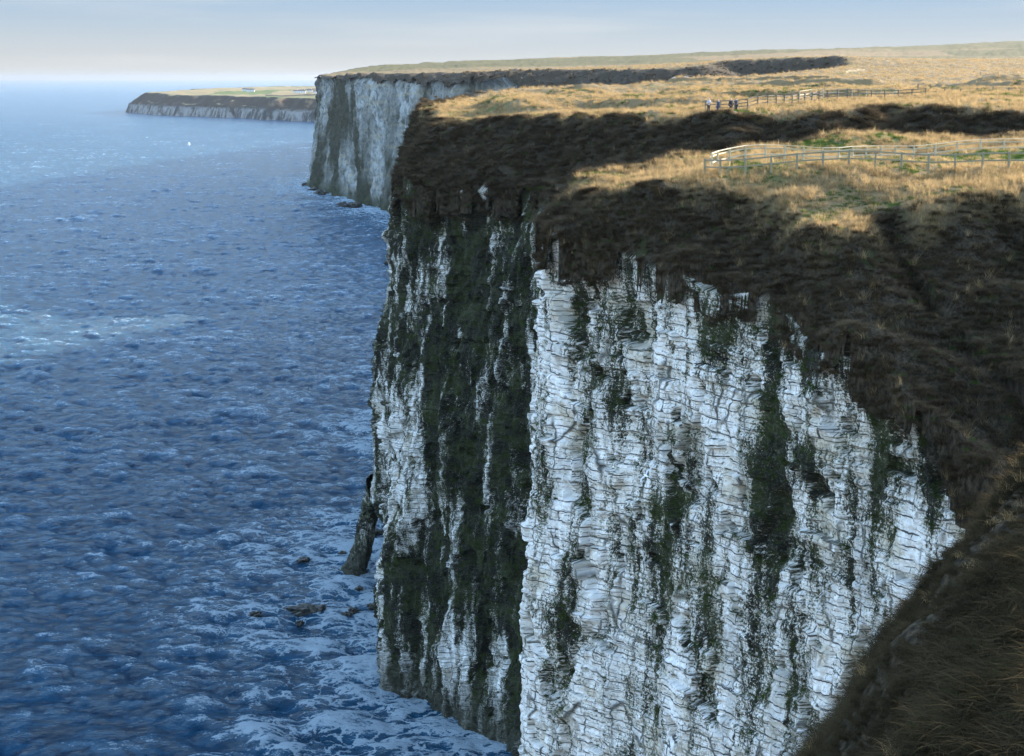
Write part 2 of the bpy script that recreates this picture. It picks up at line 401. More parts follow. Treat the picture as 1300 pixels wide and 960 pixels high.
def mat_chalk(name, wet=False):
    m = NT(name); p = m.pos(); uv = m.attr('face_uv', 'Vector')
    warp = m.noise(uv, .6, 3, .5, col=True)
    vadd = m.new('ShaderNodeVectorMath', operation='MULTIPLY_ADD'); m.set(vadd.inputs[0], warp); vadd.inputs[1].default_value = (.6, .55, 0); m.set(vadd.inputs[2], uv)
    w = vadd.outputs[0]
    def brick(bw, rh, mortar, off=.5):
        b = m.new('ShaderNodeTexBrick'); m.set(b.inputs['Vector'], w); b.offset = off; b.squash = 1.6; b.squash_frequency = 3
        b.inputs['Scale'].default_value = 1; b.inputs['Brick Width'].default_value = bw; b.inputs['Row Height'].default_value = rh
        b.inputs['Mortar Size'].default_value = mortar; b.inputs['Mortar Smooth'].default_value = .4; b.inputs['Bias'].default_value = 0
        b.inputs['Color1'].default_value = (0, 0, 0, 1); b.inputs['Color2'].default_value = (1, 1, 1, 1)
        return b
    b1 = brick(8.5, .74, .05, .37); b2 = brick(1.7, .31, .022)
    vf = m.new('ShaderNodeTexVoronoi', feature='DISTANCE_TO_EDGE'); m.set(vf.inputs['Vector'], m.scale(w, (.42, .11, 1))); vf.inputs['Scale'].default_value = 1
    vf2 = m.new('ShaderNodeTexVoronoi', feature='DISTANCE_TO_EDGE'); m.set(vf2.inputs['Vector'], m.scale(w, (1.5, .6, 1))); vf2.inputs['Scale'].default_value = 1
    frac = m.math('MULTIPLY', m.ramp(vf.outputs['Distance'], .035, .0), m.ramp(m.noise(uv, .35, 3), .42, .55))
    frac2 = m.math('MULTIPLY', m.ramp(vf2.outputs['Distance'], .035, .0, 0, .35), m.ramp(m.noise(uv, .5, 3), .52, .64))
    n1 = m.noise(uv, .25, 5, .6); n2 = m.noise(uv, 1.5, 6, .7); n3 = m.noise(uv, 7, 4, .7)
    streak = m.noise(m.scale(uv, (.55, .09, 1)), 1, 6, .65)
    white = m.mix(m.ramp(n2, .35, .65), (.63, .61, .56), (.90, .88, .84))
    white = m.mix(m.ramp(n1, .50, .66, 0, .7), white, (.50, .42, .28))
    white = m.mix(m.math('MULTIPLY', b1.outputs['Color'], .25), white, (.62, .56, .45))
    grey = m.ramp(streak, .48, .64, 0, .42)
    white = m.mix(grey, white, (.24, .235, .21))
    crack = m.math('MAXIMUM', m.math('MULTIPLY', b1.outputs['Fac'], m.ramp(m.noise(uv, .7, 3), .38, .52)), m.math('MULTIPLY', b2.outputs['Fac'], m.ramp(m.noise(uv, 1.1, 3), .45, .62)))
    crack = m.math('MAXIMUM', m.math('MAXIMUM', crack, frac), frac2)
    crack = m.math('MULTIPLY', crack, .93)
    col = m.mix(crack, white, (.035, .035, .03))
    # algae, ledge grass and damp stains; on the headland deep shadows painted in too
    fine = m.math('ADD', m.math('MULTIPLY', n2, 1.3), m.math('MULTIPLY', n3, 1.9))
    fine = m.math('ADD', fine, m.math('MULTIPLY', m.noise(m.scale(uv, (2.2, .4, 1)), 1, 6, .75), 1.7))
    vg = m.math('ADD', m.attr('veg'), m.math('SUBTRACT', fine, 2.45))
    vg = m.math('ADD', vg, m.math('MULTIPLY', b2.outputs['Fac'], .12))
    col = m.mix(m.ramp(vg, .02, .34, 0, .8), col, m.mix(m.ramp(n2, .4, .6), (.20, .19, .13), (.36, .35, .29)))
    vegm = m.ramp(vg, .30, .46)
    vegc = m.mix(m.ramp(n1, .45, .6), (.010, .011, .007), (.028, .034, .013))
    vegc = m.mix(m.ramp(n3, .5, .7), vegc, (.11, .105, .07))
    col = m.mix(vegm, col, vegc)
    sep = m.new('ShaderNodeSeparateXYZ'); m.set(sep.inputs[0], p)
    wetm = m.ramp(m.math('ADD', sep.outputs[2], m.math('MULTIPLY', n2, 6)), 12, 4, 0, .8)
    col = m.mix(wetm, col, (.05, .05, .035))
    hgt = m.math('ADD', m.math('MULTIPLY', crack, -1.0), m.math('ADD', m.math('MULTIPLY', n2, .6), m.math('MULTIPLY', b1.outputs['Color'], .25)))
    hgt = m.math('ADD', hgt, m.math('MULTIPLY', n3, .3))
    m.P(Base_Color=col, Roughness=.85, Specular_IOR_Level=.2, Normal=m.bump(hgt, .8, .25))
    return m.m

def mat_far_cliff():
    m = NT('far_cliff_chalk'); p = m.pos(); uv = m.attr('face_uv', 'Vector')
    n1 = m.noise(m.scale(uv, (.06, .012, 1)), 1, 8, .68); n2 = m.noise(m.scale(uv, (.25, .1, 1)), 1, 7, .7); n3 = m.noise(m.scale(uv, (.03, .25, 1)), 1, 4, .6)
    col = m.mix(m.ramp(n2, .35, .65), (.12, .12, .10), (.45, .45, .42))
    col = m.mix(m.ramp(n3, .5, .62, 0, .5), col, (.42, .36, .25))
    vg = m.math('ADD', m.attr('veg'), m.math('SUBTRACT', m.math('ADD', m.math('MULTIPLY', n1, .7), m.math('MULTIPLY', n2, .45)), .57))
    col = m.mix(m.ramp(vg, .30, .52), col, (.06, .06, .04))
    sep = m.new('ShaderNodeSeparateXYZ'); m.set(sep.inputs[0], p)
    col = m.mix(m.ramp(m.math('ADD', sep.outputs[2], m.math('MULTIPLY', n1, 26)), 24, 14, 0, .8), col, (.05, .055, .03))
    m.P(Base_Color=col, Roughness=.9, Specular_IOR_Level=.1, Normal=m.bump(n2, 1, 2.0))
    return m.m

def mat_sea():
    m = NT('sea_water'); p = m.pos()
    n1 = m.noise(m.scale(p, (.16, .42, 0)), 1, 7, .66, .3)
    n2 = m.noise(m.scale(p, (.7, 1.7, 0)), 1, 6, .7, .2)
    n3 = m.noise(m.scale(p, (2.2, 4.5, 0)), 1, 3, .7)
    # foam: crests far out, wash close to the rocks
    fo = m.attr('foam')
    web = m.new('ShaderNodeTexVoronoi', feature='DISTANCE_TO_EDGE')
    wv = m.new('ShaderNodeVectorMath', operation='MULTIPLY_ADD'); m.set(wv.inputs[0], m.noise(p, .25, 4, .6, col=True)); wv.inputs[1].default_value = (6, 6, 0); m.set(wv.inputs[2], m.scale(p, (.6, 1, 0)))
    m.set(web.inputs['Vector'], wv.outputs[0]); web.inputs['Scale'].default_value = .45
    lace = m.ramp(web.outputs['Distance'], .16, .0)
    f = m.math('ADD', m.math('MULTIPLY', m.math('SUBTRACT', n2, .5), 1.1), m.math('ADD', m.math('MULTIPLY', m.math('SUBTRACT', n1, .5), .9), fo))
    f = m.math('ADD', f, m.math('MULTIPLY', m.math('MULTIPLY', lace, fo), 1.1))
    f = m.math('ADD', f, m.math('MULTIPLY', m.math('SUBTRACT', n3, .5), 1.3))
    f = m.math('ADD', f, m.math('MULTIPLY', m.attr('crest'), .05))
    f = m.ramp(f, .50, .84)
    col = m.mix(m.ramp(n1, .35, .65), (.0012, .024, .062), (.012, .095, .19))
    cr_ = m.math('ADD', m.attr('crest'), m.math('MULTIPLY', m.math('SUBTRACT', n2, .5), 2.2))
    col = m.mix(m.ramp(cr_, .5, 2.4, 0, .22), col, (.07, .25, .42))  # wave crests painted lighter, standing in for light through the water
    col = m.mix(m.math('MULTIPLY', fo, .4), col, (.05, .26, .44))
    col = m.mix(f, col, (.50, .62, .70))
    h = m.math('ADD', m.math('MULTIPLY', n1, 1.9), m.math('ADD', m.math('MULTIPLY', n2, 1.25), m.math('MULTIPLY', n3, .5)))
    m.P(Base_Color=col, Specular_IOR_Level=.34, Specular_Tint=(.42, .76, 1), Roughness=m.mix(f, (.16, .16, .16), (.8, .8, .8)), IOR=1.33, Normal=m.bump(h, 1.0, 1.5))
    return m.m

M_LAND = mat_land(); M_CHALK = mat_chalk('chalk'); M_FAR = mat_far_cliff(); M_SEA = mat_sea()

# ------------------------------------------------------------------ terrain sheet
def build_land():
    ang = np.radians(np.concatenate([np.arange(-13, -8.5, .12), np.arange(-8.5, 21, .055), np.arange(21, 62, .4)]))
    r = [2.0]
    while r[-1] < 9000:
        q = r[-1]
        r.append(q * (1.02 if q < 12 else 1.0034 if q < 300 else 1.0045 if q < 1200 else 1.012))
    r = np.array(r)
    A, Rr = np.meshgrid(ang, r)
    X, Y = Rr * np.sin(A), Rr * np.cos(A)
    # first throw away what lies over the sea
    dc = chunked(lambda x, y: poly_dist(x, y, CE), X, Y)[0]
    keep = (dc + .5 * fbm(X / 2, Y / 2, 3, 71) < .55 * np.clip(Rr / 80, 1, 8) + 3.2 * np.exp(-((X - 26.5) ** 2 + (Y - 67.5) ** 2) / 26)) & (Y < 6400) & (X < 8800)
    zz = np.zeros(X.shape); dp = np.zeros(X.shape)
    k2 = keep.copy(); 
    z, d, _ = chunked(land, X[k2], Y[k2])
    zz[k2] = z; dp[k2] = d
    q = grid_quads(*X.shape, keep)
    rad = Rr.ravel()
    steep = sstep(-1.2, 1.6, dp + 1.6 * fbm(X / 4, Y / 4, 3, 91) - .5)
    inA = poly_dist(X, Y, A_POLY)[0] < 6
    steep = np.where(inA & (Rr < 60), 1.0, steep)
    strip = sstep(2.6, .6, np.abs(Y - 110.5 - .25 * (X - 24)) / 4.2) * sstep(13, 16, X) * (Y < 125)
    hump = sstep(1.3, .4, np.hypot((X - 31) / 9, (Y - 133) / 5))
    strip = np.clip((strip + .7 * hump) * (.6 + .9 * fbm(X / 2.5, Y / 2.5, 3, 222)), 0, 1)
    global LG, STRIP
    STRIP = strip
    LG = (X, Y, zz, steep, keep, dc, dp)
    co, q, st, gs = compact(np.stack([X, Y, zz], -1).reshape(-1, 3), q, steep.ravel(), strip.ravel())
    ob = mesh_from_arrays('clifftop_terrain', co, q, [M_LAND], {'steep': st, 'green': gs})
    ob['kind'] = 'structure'
    return ob

# ------------------------------------------------------------------ chalk faces
def resample(a, b, d0, d1, step):
    """equal steps along the mean line of tops and feet, between two stations"""
    m = (a + b) / 2
    L = np.concatenate([[0], np.cumsum(np.hypot(*np.diff(m, axis=0).T))])
    s = np.arange(L[d0], L[d1], step)
    f = lambda arr: np.stack([np.interp(s, L, arr[:, 0]), np.interp(s, L, arr[:, 1])], -1)
    return s, f(a), f(b)

BLOBS = [(740, 400, 26, 90, .5), (915, 440, 22, 60, .35), (995, 585, 48, 42, .6), (1188, 560, 12, 110, .6), (780, 525, 30, 30, .35), (745, 505, 40, 50, .25),
         (900, 655, 75, 45, .45), (720, 785, 42, 65, .6), (915, 800, 60, 90, .35), (1055, 800, 14, 90, .4), (1110, 640, 22, 20, .3), (820, 640, 45, 50, .45), (1035, 480, 30, 30, .3),
         (860, 560, 30, 30, .3), (1060, 460, 80, 30, .3), (960, 420, 60, 26, .3), (820, 350, 50, 16, .25), (860, 720, 40, 60, .3), (1160, 600, 14, 40, .3), (760, 640, 40, 40, .12), (800, 760, 60, 60, .12),
         (600, 500, 26, 170, .45), (560, 430, 12, 130, .4), (640, 620, 34, 120, .6), (520, 480, 9, 130, .25), (540, 600, 60, 40, .35), (600, 720, 60, 60, .5), (520, 740, 50, 14, .45), (560, 800, 60, 18, .3),
         (600, 300, 26, 30, .35), (520, 285, 16, 20, .3), (655, 460, 20, 120, .45), (690, 400, 12, 50, .3), (640, 830, 60, 40, -.1), (495, 560, 16, 120, -.35), (490, 700, 12, 80, -.4),
         (640, 330, 16, 50, -.3), (545, 350, 40, 30, -.2), (500, 380, 14, 60, -.3), (470, 480, 10, 100, .2), (450, 340, 60, 18, 0)]

def cliff(name, i0, i1, step, zstep, base_veg_shade, seed, ribs, far=False):
    s, T, B = resample(TOPS, FEET, i0 * 4, i1 * 4, step)
    n = len(s)
    tl, tdp, tdc = land(T[:, 0], T[:, 1], detail=True, edge=False)
    w_ = int((9 if far else 1.2) / step); tp_ = np.pad(tl, w_, 'edge')
    tz = np.min([tp_[k:k + n] for k in range(2 * w_ + 1)], axis=0)
    tz = np.convolve(np.pad(tz, w_, 'edge'), np.ones(2 * w_ + 1) / (2 * w_ + 1), 'valid')
    m = (T + B) / 2
    kn = max(3, int((14 if far else 2.4) / step)); kk = np.ones(2 * kn + 1) / (2 * kn + 1)
    ms = np.stack([np.convolve(np.pad(m[:, c], kn, 'reflect', reflect_type='odd'), kk, 'valid') for c in (0, 1)], -1)
    tg = np.gradient(ms, axis=0); tg /= np.linalg.norm(tg, axis=1)[:, None]
    nrm = np.stack([-tg[:, 1], tg[:, 0]], -1)        # seaward side: the coast runs with the sea on its left
    rows = [None] * 3
    zmax = tz.max() + 1
    nz = int((zmax + 4) / zstep)
    t = np.linspace(0, 1, nz)
    S, Tt = np.meshgrid(s, t)
    Z = (tz[None, :] - .5) * (1 - Tt) + (-3.0) * Tt
    lean = Tt ** 1.15
    X = T[None, :, 0] * (1 - lean) + B[None, :, 0] * lean
    Y = T[None, :, 1] * (1 - lean) + B[None, :, 1] * lean
    bed = Z + .035 * S + .5 * fbm(S / 14, Z / 14, 2, seed + 3)      # the beds dip a little
    if far:
        d = 7 * fbm(S / 60, Z / 260, 3, seed) + ribs * np.abs(fbm(S / 17, Z / 160, 3, seed + 9)) + 1.6 * fbm(S / 5, Z / 14, 3, seed + 11)
        d = d + 1.3 * fbm(S / 2.6, Z / 7, 3, seed + 12) + .8 * (hash2(np.floor(S / 3.3 + noise(Z / 9, S / 20, 3)), np.floor(Z / 6 + S / 40), 9) - .5)
    else:
        col = fbm(S / 4.2 + .5 * fbm(S / 8, Z / 15, 2, seed + 14), Z / 30, 3, seed + 9)
        d = (1.7 if ribs > 1 else 1.35) * fbm(S / 16, Z / 45, 3, seed) + ribs * (.9 * np.abs(col) - .5 * sstep(-.05, -.3, col)) + (.5 if ribs > 1 else .28) * fbm(S / 2.2, Z / 5, 3, seed + 11)
        d = d - .75 * sstep(.3, .42, fbm(S / 7, Z / 9, 4, seed + 40))           # fallen-out hollows
        # beds of differing hardness, and the blocks they break into
        rs = np.random.RandomState(seed)
        lev = np.cumsum(rs.choice([.35, .5, .7, .9, 1.3, 1.7], 400)) - 60
        bi = np.searchsorted(lev, bed); lo, hi = lev[bi - 1], lev[np.minimum(bi, 399)]
        f = (bed - lo) / (hi - lo)
        bl = .8 + 2.4 * hash2(bi, bi * 0, seed + 1)
        sx = (S + .3 * fbm(S / 1.5, Z / 1.5, 2, seed + 17)) / bl + 9 * hash2(bi, bi * 0 + 3, seed + 2)
        ci = np.floor(sx); g = sx - ci
        rnd = hash2(bi, ci, seed + 5)
        d = d + .17 * (hash2(bi, bi * 0 + 9, seed + 6) - .5) + .26 * (rnd - .5) + .3 * (rnd > .95) - .45 * (rnd < .05)
        edge = np.minimum(np.minimum(f, 1 - f) * (hi - lo), np.minimum(g, 1 - g) * bl)
        on = sstep(-.15, .15, fbm(S / 5, Z / 5, 2, seed + 60) + .1)
        d = d - .15 * (1 - sstep(0, .12, edge)) * on
        # finer chips
        b2 = np.floor(bed / .31); c2 = np.floor(S / .55 + 5 * hash2(b2, b2 * 0, seed + 7))
        d = d + .13 * (hash2(b2, c2, seed + 8) - .5)
        d = d + .10 * fbm(S / .6, Z / .6, 2, seed + 30)
    d = d - (.25 * d.mean(axis=0, keepdims=True) + .75 * d.mean())
    if name == 'chalk_cliff_headland':      # the overhanging buttress that carries the arch
        sb = S[0][int(np.argmin(np.hypot(m[:, 0] + 20.5, m[:, 1] - 251)))]
        d = d + 4.2 * np.exp(-((S - sb) / 9) ** 2) * sstep(62, 46, Z) * sstep(12, 20, Z)
    top_in = sstep(0, .05, Tt)
    d = d * (.2 + .8 * top_in)
    X = X + nrm[None, :, 0] * d; Y = Y + nrm[None, :, 1] * d
    veg = np.full(X.shape, float(base_veg_shade)) + (.42 if name == 'chalk_cliff_near' else .6) * fbm(S / 2.6, Z / 26, 4, seed + 70, .6) * (1 if not far else 0) + .25 * fbm(S / 12, Z / 12, 3, seed + 75)
    if far: veg = base_veg_shade + .35 * fbm(S / 50, Z / 90, 3, seed + 70) + .10 * sstep(.7, 1.0, Tt)
    if not far:
        veg = veg + .22 * sstep(.07, 0.0, Tt + .06 * fbm(S / 2.5, S * 0, 3, seed + 80)) - .25 * sstep(.3, -.3, d) * 0
        px, py = project(X, Y, Z)
        dist = np.hypot(X, Y)
        for bx, by, rx, ry, a in BLOBS:
            near_b = bx > 690
            if near_b != (name == 'chalk_cliff_near'): continue
            wx = px + 26 * fbm(S / 4, Z / 4, 3, 77); wy = py + 26 * fbm(S / 4, Z / 4, 3, 78)
            veg += (.75 if near_b else .6) * a * np.exp(-(((wx - bx) / rx) ** 2 + ((wy - by) / ry) ** 2) ** 1.0)  # headland blobs darken for its painted shadows as well as algae
        # more dark cover in the hollows, less on the bulges
        veg = veg + np.clip(-(d + .1), 0, 1.2) * .22 - np.clip(d - .5, 0, 1) * .12
    # a lip tucked in under the turf
    lipX = T[:, 0] - nrm[:, 0] * (6 if far else 2.5); lipY = T[:, 1] - nrm[:, 1] * (6 if far else 2.5)
    lipZ = land(lipX, lipY, edge=False)[0] - (1.3 if not far else 3)
    X = np.vstack([lipX[None], X]); Y = np.vstack([lipY[None], Y]); Z = np.vstack([np.minimum(lipZ, tz + 1.5)[None], Z])
    veg = np.vstack([veg[:1], veg]); S = np.vstack([S[:1], S]); bed = np.vstack([bed[:1], bed])
    q = grid_quads(*X.shape)[:, ::-1]
    ob = mesh_from_arrays(name, np.stack([X, Y, Z], -1).reshape(-1, 3), q, [M_FAR if far else M_CHALK], {'veg': veg.ravel()},
                          uv=np.stack([S.ravel(), bed.ravel()], -1), smooth=False)
    ob['kind'] = 'structure'
    CL[name] = (X, Y, Z, veg)
    return ob
CL = {}

# ------------------------------------------------------------------ the sea
def ocean_tile(N, L, wind, V, seed):
    rs = np.random.RandomState(seed)
    k = np.fft.fftfreq(N, L / N) * 2 * np.pi
    KX, KY = np.meshgrid(k, k)
    K = np.hypot(KX, KY); K[0, 0] = 1
    wx, wy = math.cos(wind), math.sin(wind)
    Lw = V * V / 9.81
    ph = np.exp(-1 / (K * Lw) ** 2) / K ** 4 * (((KX * wx + KY * wy) / K) ** 2 * .85 + .12) * np.exp(-(K * .25) ** 2)
    ph[0, 0] = 0
    a = (rs.randn(N, N) + 1j * rs.randn(N, N)) * np.sqrt(ph)
    h = np.fft.ifft2(a).real
    sc_ = 1 / h.std()
    dx = np.fft.ifft2(1j * KX / K * a).real * sc_; dy = np.fft.ifft2(1j * KY / K * a).real * sc_
    jac = np.fft.ifft2(K * a).real * sc_
    return h * sc_, dx, dy, jac / jac.std()

def samp(tile, L, X, Y):
    N = tile.shape[0]
    u = X / L * N; v = Y / L * N
    x0 = np.floor(u).astype(np.int64); y0 = np.floor(v).astype(np.int64)
    fx, fy = u - x0, v - y0
    a, b, c, d = tile[y0 % N, x0 % N], tile[y0 % N, (x0 + 1) % N], tile[(y0 + 1) % N, x0 % N], tile[(y0 + 1) % N, (x0 + 1) % N]
    return (a * (1 - fx) + b * fx) * (1 - fy) + (c * (1 - fx) + d * fx) * fy

def build_sea():
    ang = np.radians(np.concatenate([np.arange(-60, -22, 1), np.arange(-22, 4, .04), np.arange(4, 61, 1.5)]))
    r = [60.0]
    while r[-1] < 60000:
        q = r[-1]
        r.append(q * (1.02 if q < 190 else 1.0023 if q < 1500 else 1.004 if q < 4000 else 1.02))
    r = np.array(r)
    A, R = np.meshgrid(ang, r)
    X, Y = R * np.sin(A), R * np.cos(A)
    t1 = ocean_tile(1024, 260, math.radians(78), 4.9, 1)
    t2 = ocean_tile(1024, 610, math.radians(98), 9.0, 2)
    fade = sstep(5000, 900, R)
    h1, dx1, dy1, j1 = [samp(t, 260, X, Y) for t in t1]
    h2, dx2, dy2, j2 = [samp(t, 610, X * .94 + Y * .34, Y * .94 - X * .34) for t in t2]
    Z = (.34 * h1 + .30 * h2) * fade
    Xd = X - (.33 * dx1 + .3 * dx2) * fade; Yd = Y - (.33 * dy1 + .3 * dy2) * fade
    # wash against the cliffs
    F_ = [tuple(p) for p in FEET] + [(9100, 6600), (9100, -60)]
    dist = chunked(lambda x, y: poly_dist(x, y, F_), X, Y)[0]
    W = 17 + 12 * fbm(X / 40, Y / 40, 2, 5)
    foam = .50 * np.exp(-np.clip(dist, 0, None) / W) * sstep(700, 300, R) + .5 * np.exp(-np.clip(dist, 0, None) / 30) * sstep(300, 700, R)
    foam = foam + .08 * np.exp(-((X + 26) / 26) ** 2 - ((Y - 235) / 55) ** 2)
    crest = np.clip((j1 * .8 + h1 * .5 + h2 * .4), -2, 3)
    foam = foam + (.055 * crest + .09) * fade + .13 * (1 - fade) + .10 * fbm(X / 90, Y / 60, 3, 12)
    q = grid_quads(*X.shape, (dist > -40) | (R > 8000))
    co, q, fo, cr = compact(np.stack([Xd, Yd, Z], -1).reshape(-1, 3), q, foam.ravel(), (crest * fade).ravel())
    ob = mesh_from_arrays('sea', co, q, [M_SEA], {'foam': fo, 'crest': cr})
    ob['kind'] = 'structure'

# ------------------------------------------------------------------ the far headland beyond the bay
def base_pt(px, py):
    k = (P(px, py, 1.0)[2] - H)
    Y = -H / k
    return P(px, py, Y)[:2]

def build_distant():
    coast = [base_pt(*p) for p in [(161, 142.2), (160, 143.4), (172, 144), (188, 145.2), (200, 146.5), (235, 147.8), (272, 149), (283, 150.2), (300, 149.6), (320, 150.6), (335, 152.6), (352, 152.8),
                                   (368, 154), (385, 154.2), (398, 155), (420, 156.5)]] + [(100, 2900), (100, 7000), (-700, 6400), (-1000, 5400)]
    X, Y = np.meshgrid(np.arange(-1130, 40, 6.0), np.arange(2800, 6300, 8.0))
    d = chunked(lambda x, y: poly_dist(x, y, coast), X, Y)[0]
    d = -(d + 16 * fbm(X / 90, Y / 90, 4, 301))
    ch = 26 + 8 * noise(X / 300, Y / 300, 302)
    top = 50 + 3 * fbm(X / 400, Y / 400, 2, 303) + 9 * sstep(3400, 5200, Y)
    wid = 55 + 20 * noise(X / 160, Y / 160, 304)
    gul = np.abs(fbm(X / 70, Y / 200, 3, 305)) * 14
    z = -6 + (ch + 6) * sstep(-2, 12, d) + (top - ch) * sstep(8, wid, d - gul) + 3 * fbm(X / 60, Y / 60, 3, 306) * sstep(40, 120, d)
    z = np.where(d < -14, -8, z)
    co, q = compact(np.stack([X, Y, z], -1).reshape(-1, 3), grid_quads(*X.shape, d > -16))
    m = NT('distant_headland'); p = m.pos(); sep = m.new('ShaderNodeSeparateXYZ'); m.set(sep.inputs[0], p)
    g = m.new('ShaderNodeNewGeometry'); sn = m.new('ShaderNodeSeparateXYZ'); m.set(sn.inputs[0], g.outputs['Normal'])
    n = m.noise(p, .02, 5, .6); n2 = m.noise(m.scale(p, (1, 1, .2)), .06, 5, .7)
    vor = m.new('ShaderNodeTexVoronoi'); m.set(vor.inputs['Vector'], m.scale(p, (.004, .0016, 0))); vor.inputs['Scale'].default_value = 1
    vc = m.new('ShaderNodeSeparateColor'); m.set(vc.inputs[0], vor.outputs['Color'])
    field = m.mix(m.ramp(vc.outputs[0], .35, .6), (.10, .125, .05), (.22, .18, .10))
    field = m.mix(m.ramp(vc.outputs[1], .7, .8), field, (.06, .055, .04))
    till = m.mix(m.ramp(n, .56, .7), (.05, .04, .03), (.20, .14, .09))
    chalk = m.mix(m.ramp(n2, .4, .6), (.05, .05, .045), (.24, .23, .21))
    col = m.mix(m.ramp(m.math('ADD', sep.outputs[2], m.math('MULTIPLY', n2, 30)), 36, 42), chalk, till)
    col = m.mix(m.ramp(sn.outputs[2], .93, .98), col, field)
    m.P(Base_Color=col, Roughness=.95, Specular_IOR_Level=.05)
    ob = mesh_from_arrays('distant_headland_terrain', co, q, [m.m]); ob['kind'] = 'structure'
    return lambda x, y: float(z[int((y - 2800) / 8), int((x + 1130) / 6)])

# ------------------------------------------------------------------ grass
def leaf_mat(name, dark, lite, trans, rough=.7):
    m = NT(name); g = m.new('ShaderNodeObjectInfo')
    n = m.noise(m.pos(), .5, 4, .6); t = m.attr('tip')
    rnd = m.attr('rnd')
    col = m.mix(m.math('ADD', m.math('MULTIPLY', rnd, .6), m.math('MULTIPLY', m.ramp(n, .3, .7), .4)), dark, lite)
    df = m.new('ShaderNodeBsdfDiffuse'); tr = m.new('ShaderNodeBsdfTranslucent'); mx = m.new('ShaderNodeMixShader')
    m.set(df.inputs[0], col); m.set(tr.inputs[0], col); mx.inputs[0].default_value = trans
    m.t.links.new(df.outputs[0], mx.inputs[1]); m.t.links.new(tr.outputs[0], mx.inputs[2]); m.t.links.new(mx.outputs[0], m.out.inputs[0])
    m.n.remove(m.b)
    return m.m

def tuft_mesh(name, nb, height, spread, width, droop, bias, seed, mat, seg=3):
    """blades springing from one root; bias leans them along +X"""
    rs = np.random.RandomState(seed)
    co, q, rn, tp = [], [], [], []
    for b in range(nb):
        a = rs.rand() * 2 * np.pi
        d = np.array([math.cos(a) + bias, math.sin(a), 0]); d /= np.linalg.norm(d) + 1e-6
        root = np.array([rs.randn() * spread * .35, rs.randn() * spread * .35, -.05])
        L = height * (.55 + .7 * rs.rand()); lean = (.15 + .6 * rs.rand()) * (1 + bias)
        w = width * (.6 + .8 * rs.rand()); side = np.array([-d[1], d[0], 0])
        r = rs.rand(); base = len(co)
        for k in range(seg + 1):
            t = k / seg
            p = root + d * L * (lean * t * .6 + droop * t * t * .6) + np.array([0, 0, 1]) * L * (t - droop * t * t * .75) * max(.3, 1 - .3 * lean)
            ww = w * (1 - t * .85)
            co.append(p - side * ww / 2); co.append(p + side * ww / 2); rn += [r, r]; tp += [t, t]
        for k in range(seg):
            i = base + 2 * k; q.append((i, i + 1, i + 3, i + 2))
    ob = mesh_from_arrays(name, np.array(co), np.array(q), [mat], {'rnd': np.array(rn), 'tip': np.array(tp)})
    ob['kind'] = 'stuff'
    return ob

def scatter(name, src, pts, rot, scl):
    me = bpy.data.meshes.new(name)
    me.vertices.add(len(pts)); me.vertices.foreach_set('co', np.ascontiguousarray(pts, np.float32).ravel())
    a = me.attributes.new('rot', 'FLOAT_VECTOR', 'POINT'); a.data.foreach_set('vector', np.ascontiguousarray(rot, np.float32).ravel())
    a = me.attributes.new('scl', 'FLOAT', 'POINT'); a.data.foreach_set('value', np.ascontiguousarray(scl, np.float32))
    ob = bpy.data.objects.new(name, me); sc.collection.objects.link(ob)
    ng = bpy.data.node_groups.new(name, 'GeometryNodeTree')
    ng.interface.new_socket('Geometry', in_out='INPUT', socket_type='NodeSocketGeometry')
    ng.interface.new_socket('Geometry', in_out='OUTPUT', socket_type='NodeSocketGeometry')
    gi, go = ng.nodes.new('NodeGroupInput'), ng.nodes.new('NodeGroupOutput')
    inst = ng.nodes.new('GeometryNodeInstanceOnPoints'); oi = ng.nodes.new('GeometryNodeObjectInfo'); oi.inputs[0].default_value = src
    ra = ng.nodes.new('GeometryNodeInputNamedAttribute'); ra.data_type = 'FLOAT_VECTOR'; ra.inputs[0].default_value = 'rot'
    sa = ng.nodes.new('GeometryNodeInputNamedAttribute'); sa.data_type = 'FLOAT'; sa.inputs[0].default_value = 'scl'
    er = ng.nodes.new('FunctionNodeEulerToRotation')
    ng.links.new(gi.outputs[0], inst.inputs['Points']); ng.links.new(oi.outputs['Geometry'], inst.inputs['Instance'])
    ng.links.new(ra.outputs[0], er.inputs[0]); ng.links.new(er.outputs[0], inst.inputs['Rotation'])
    ng.links.new(sa.outputs[0], inst.inputs['Scale']); ng.links.new(inst.outputs[0], go.inputs[0])
    md = ob.modifiers.new('grass', 'NODES'); md.node_group = ng
    ob['kind'] = 'stuff'
    return ob

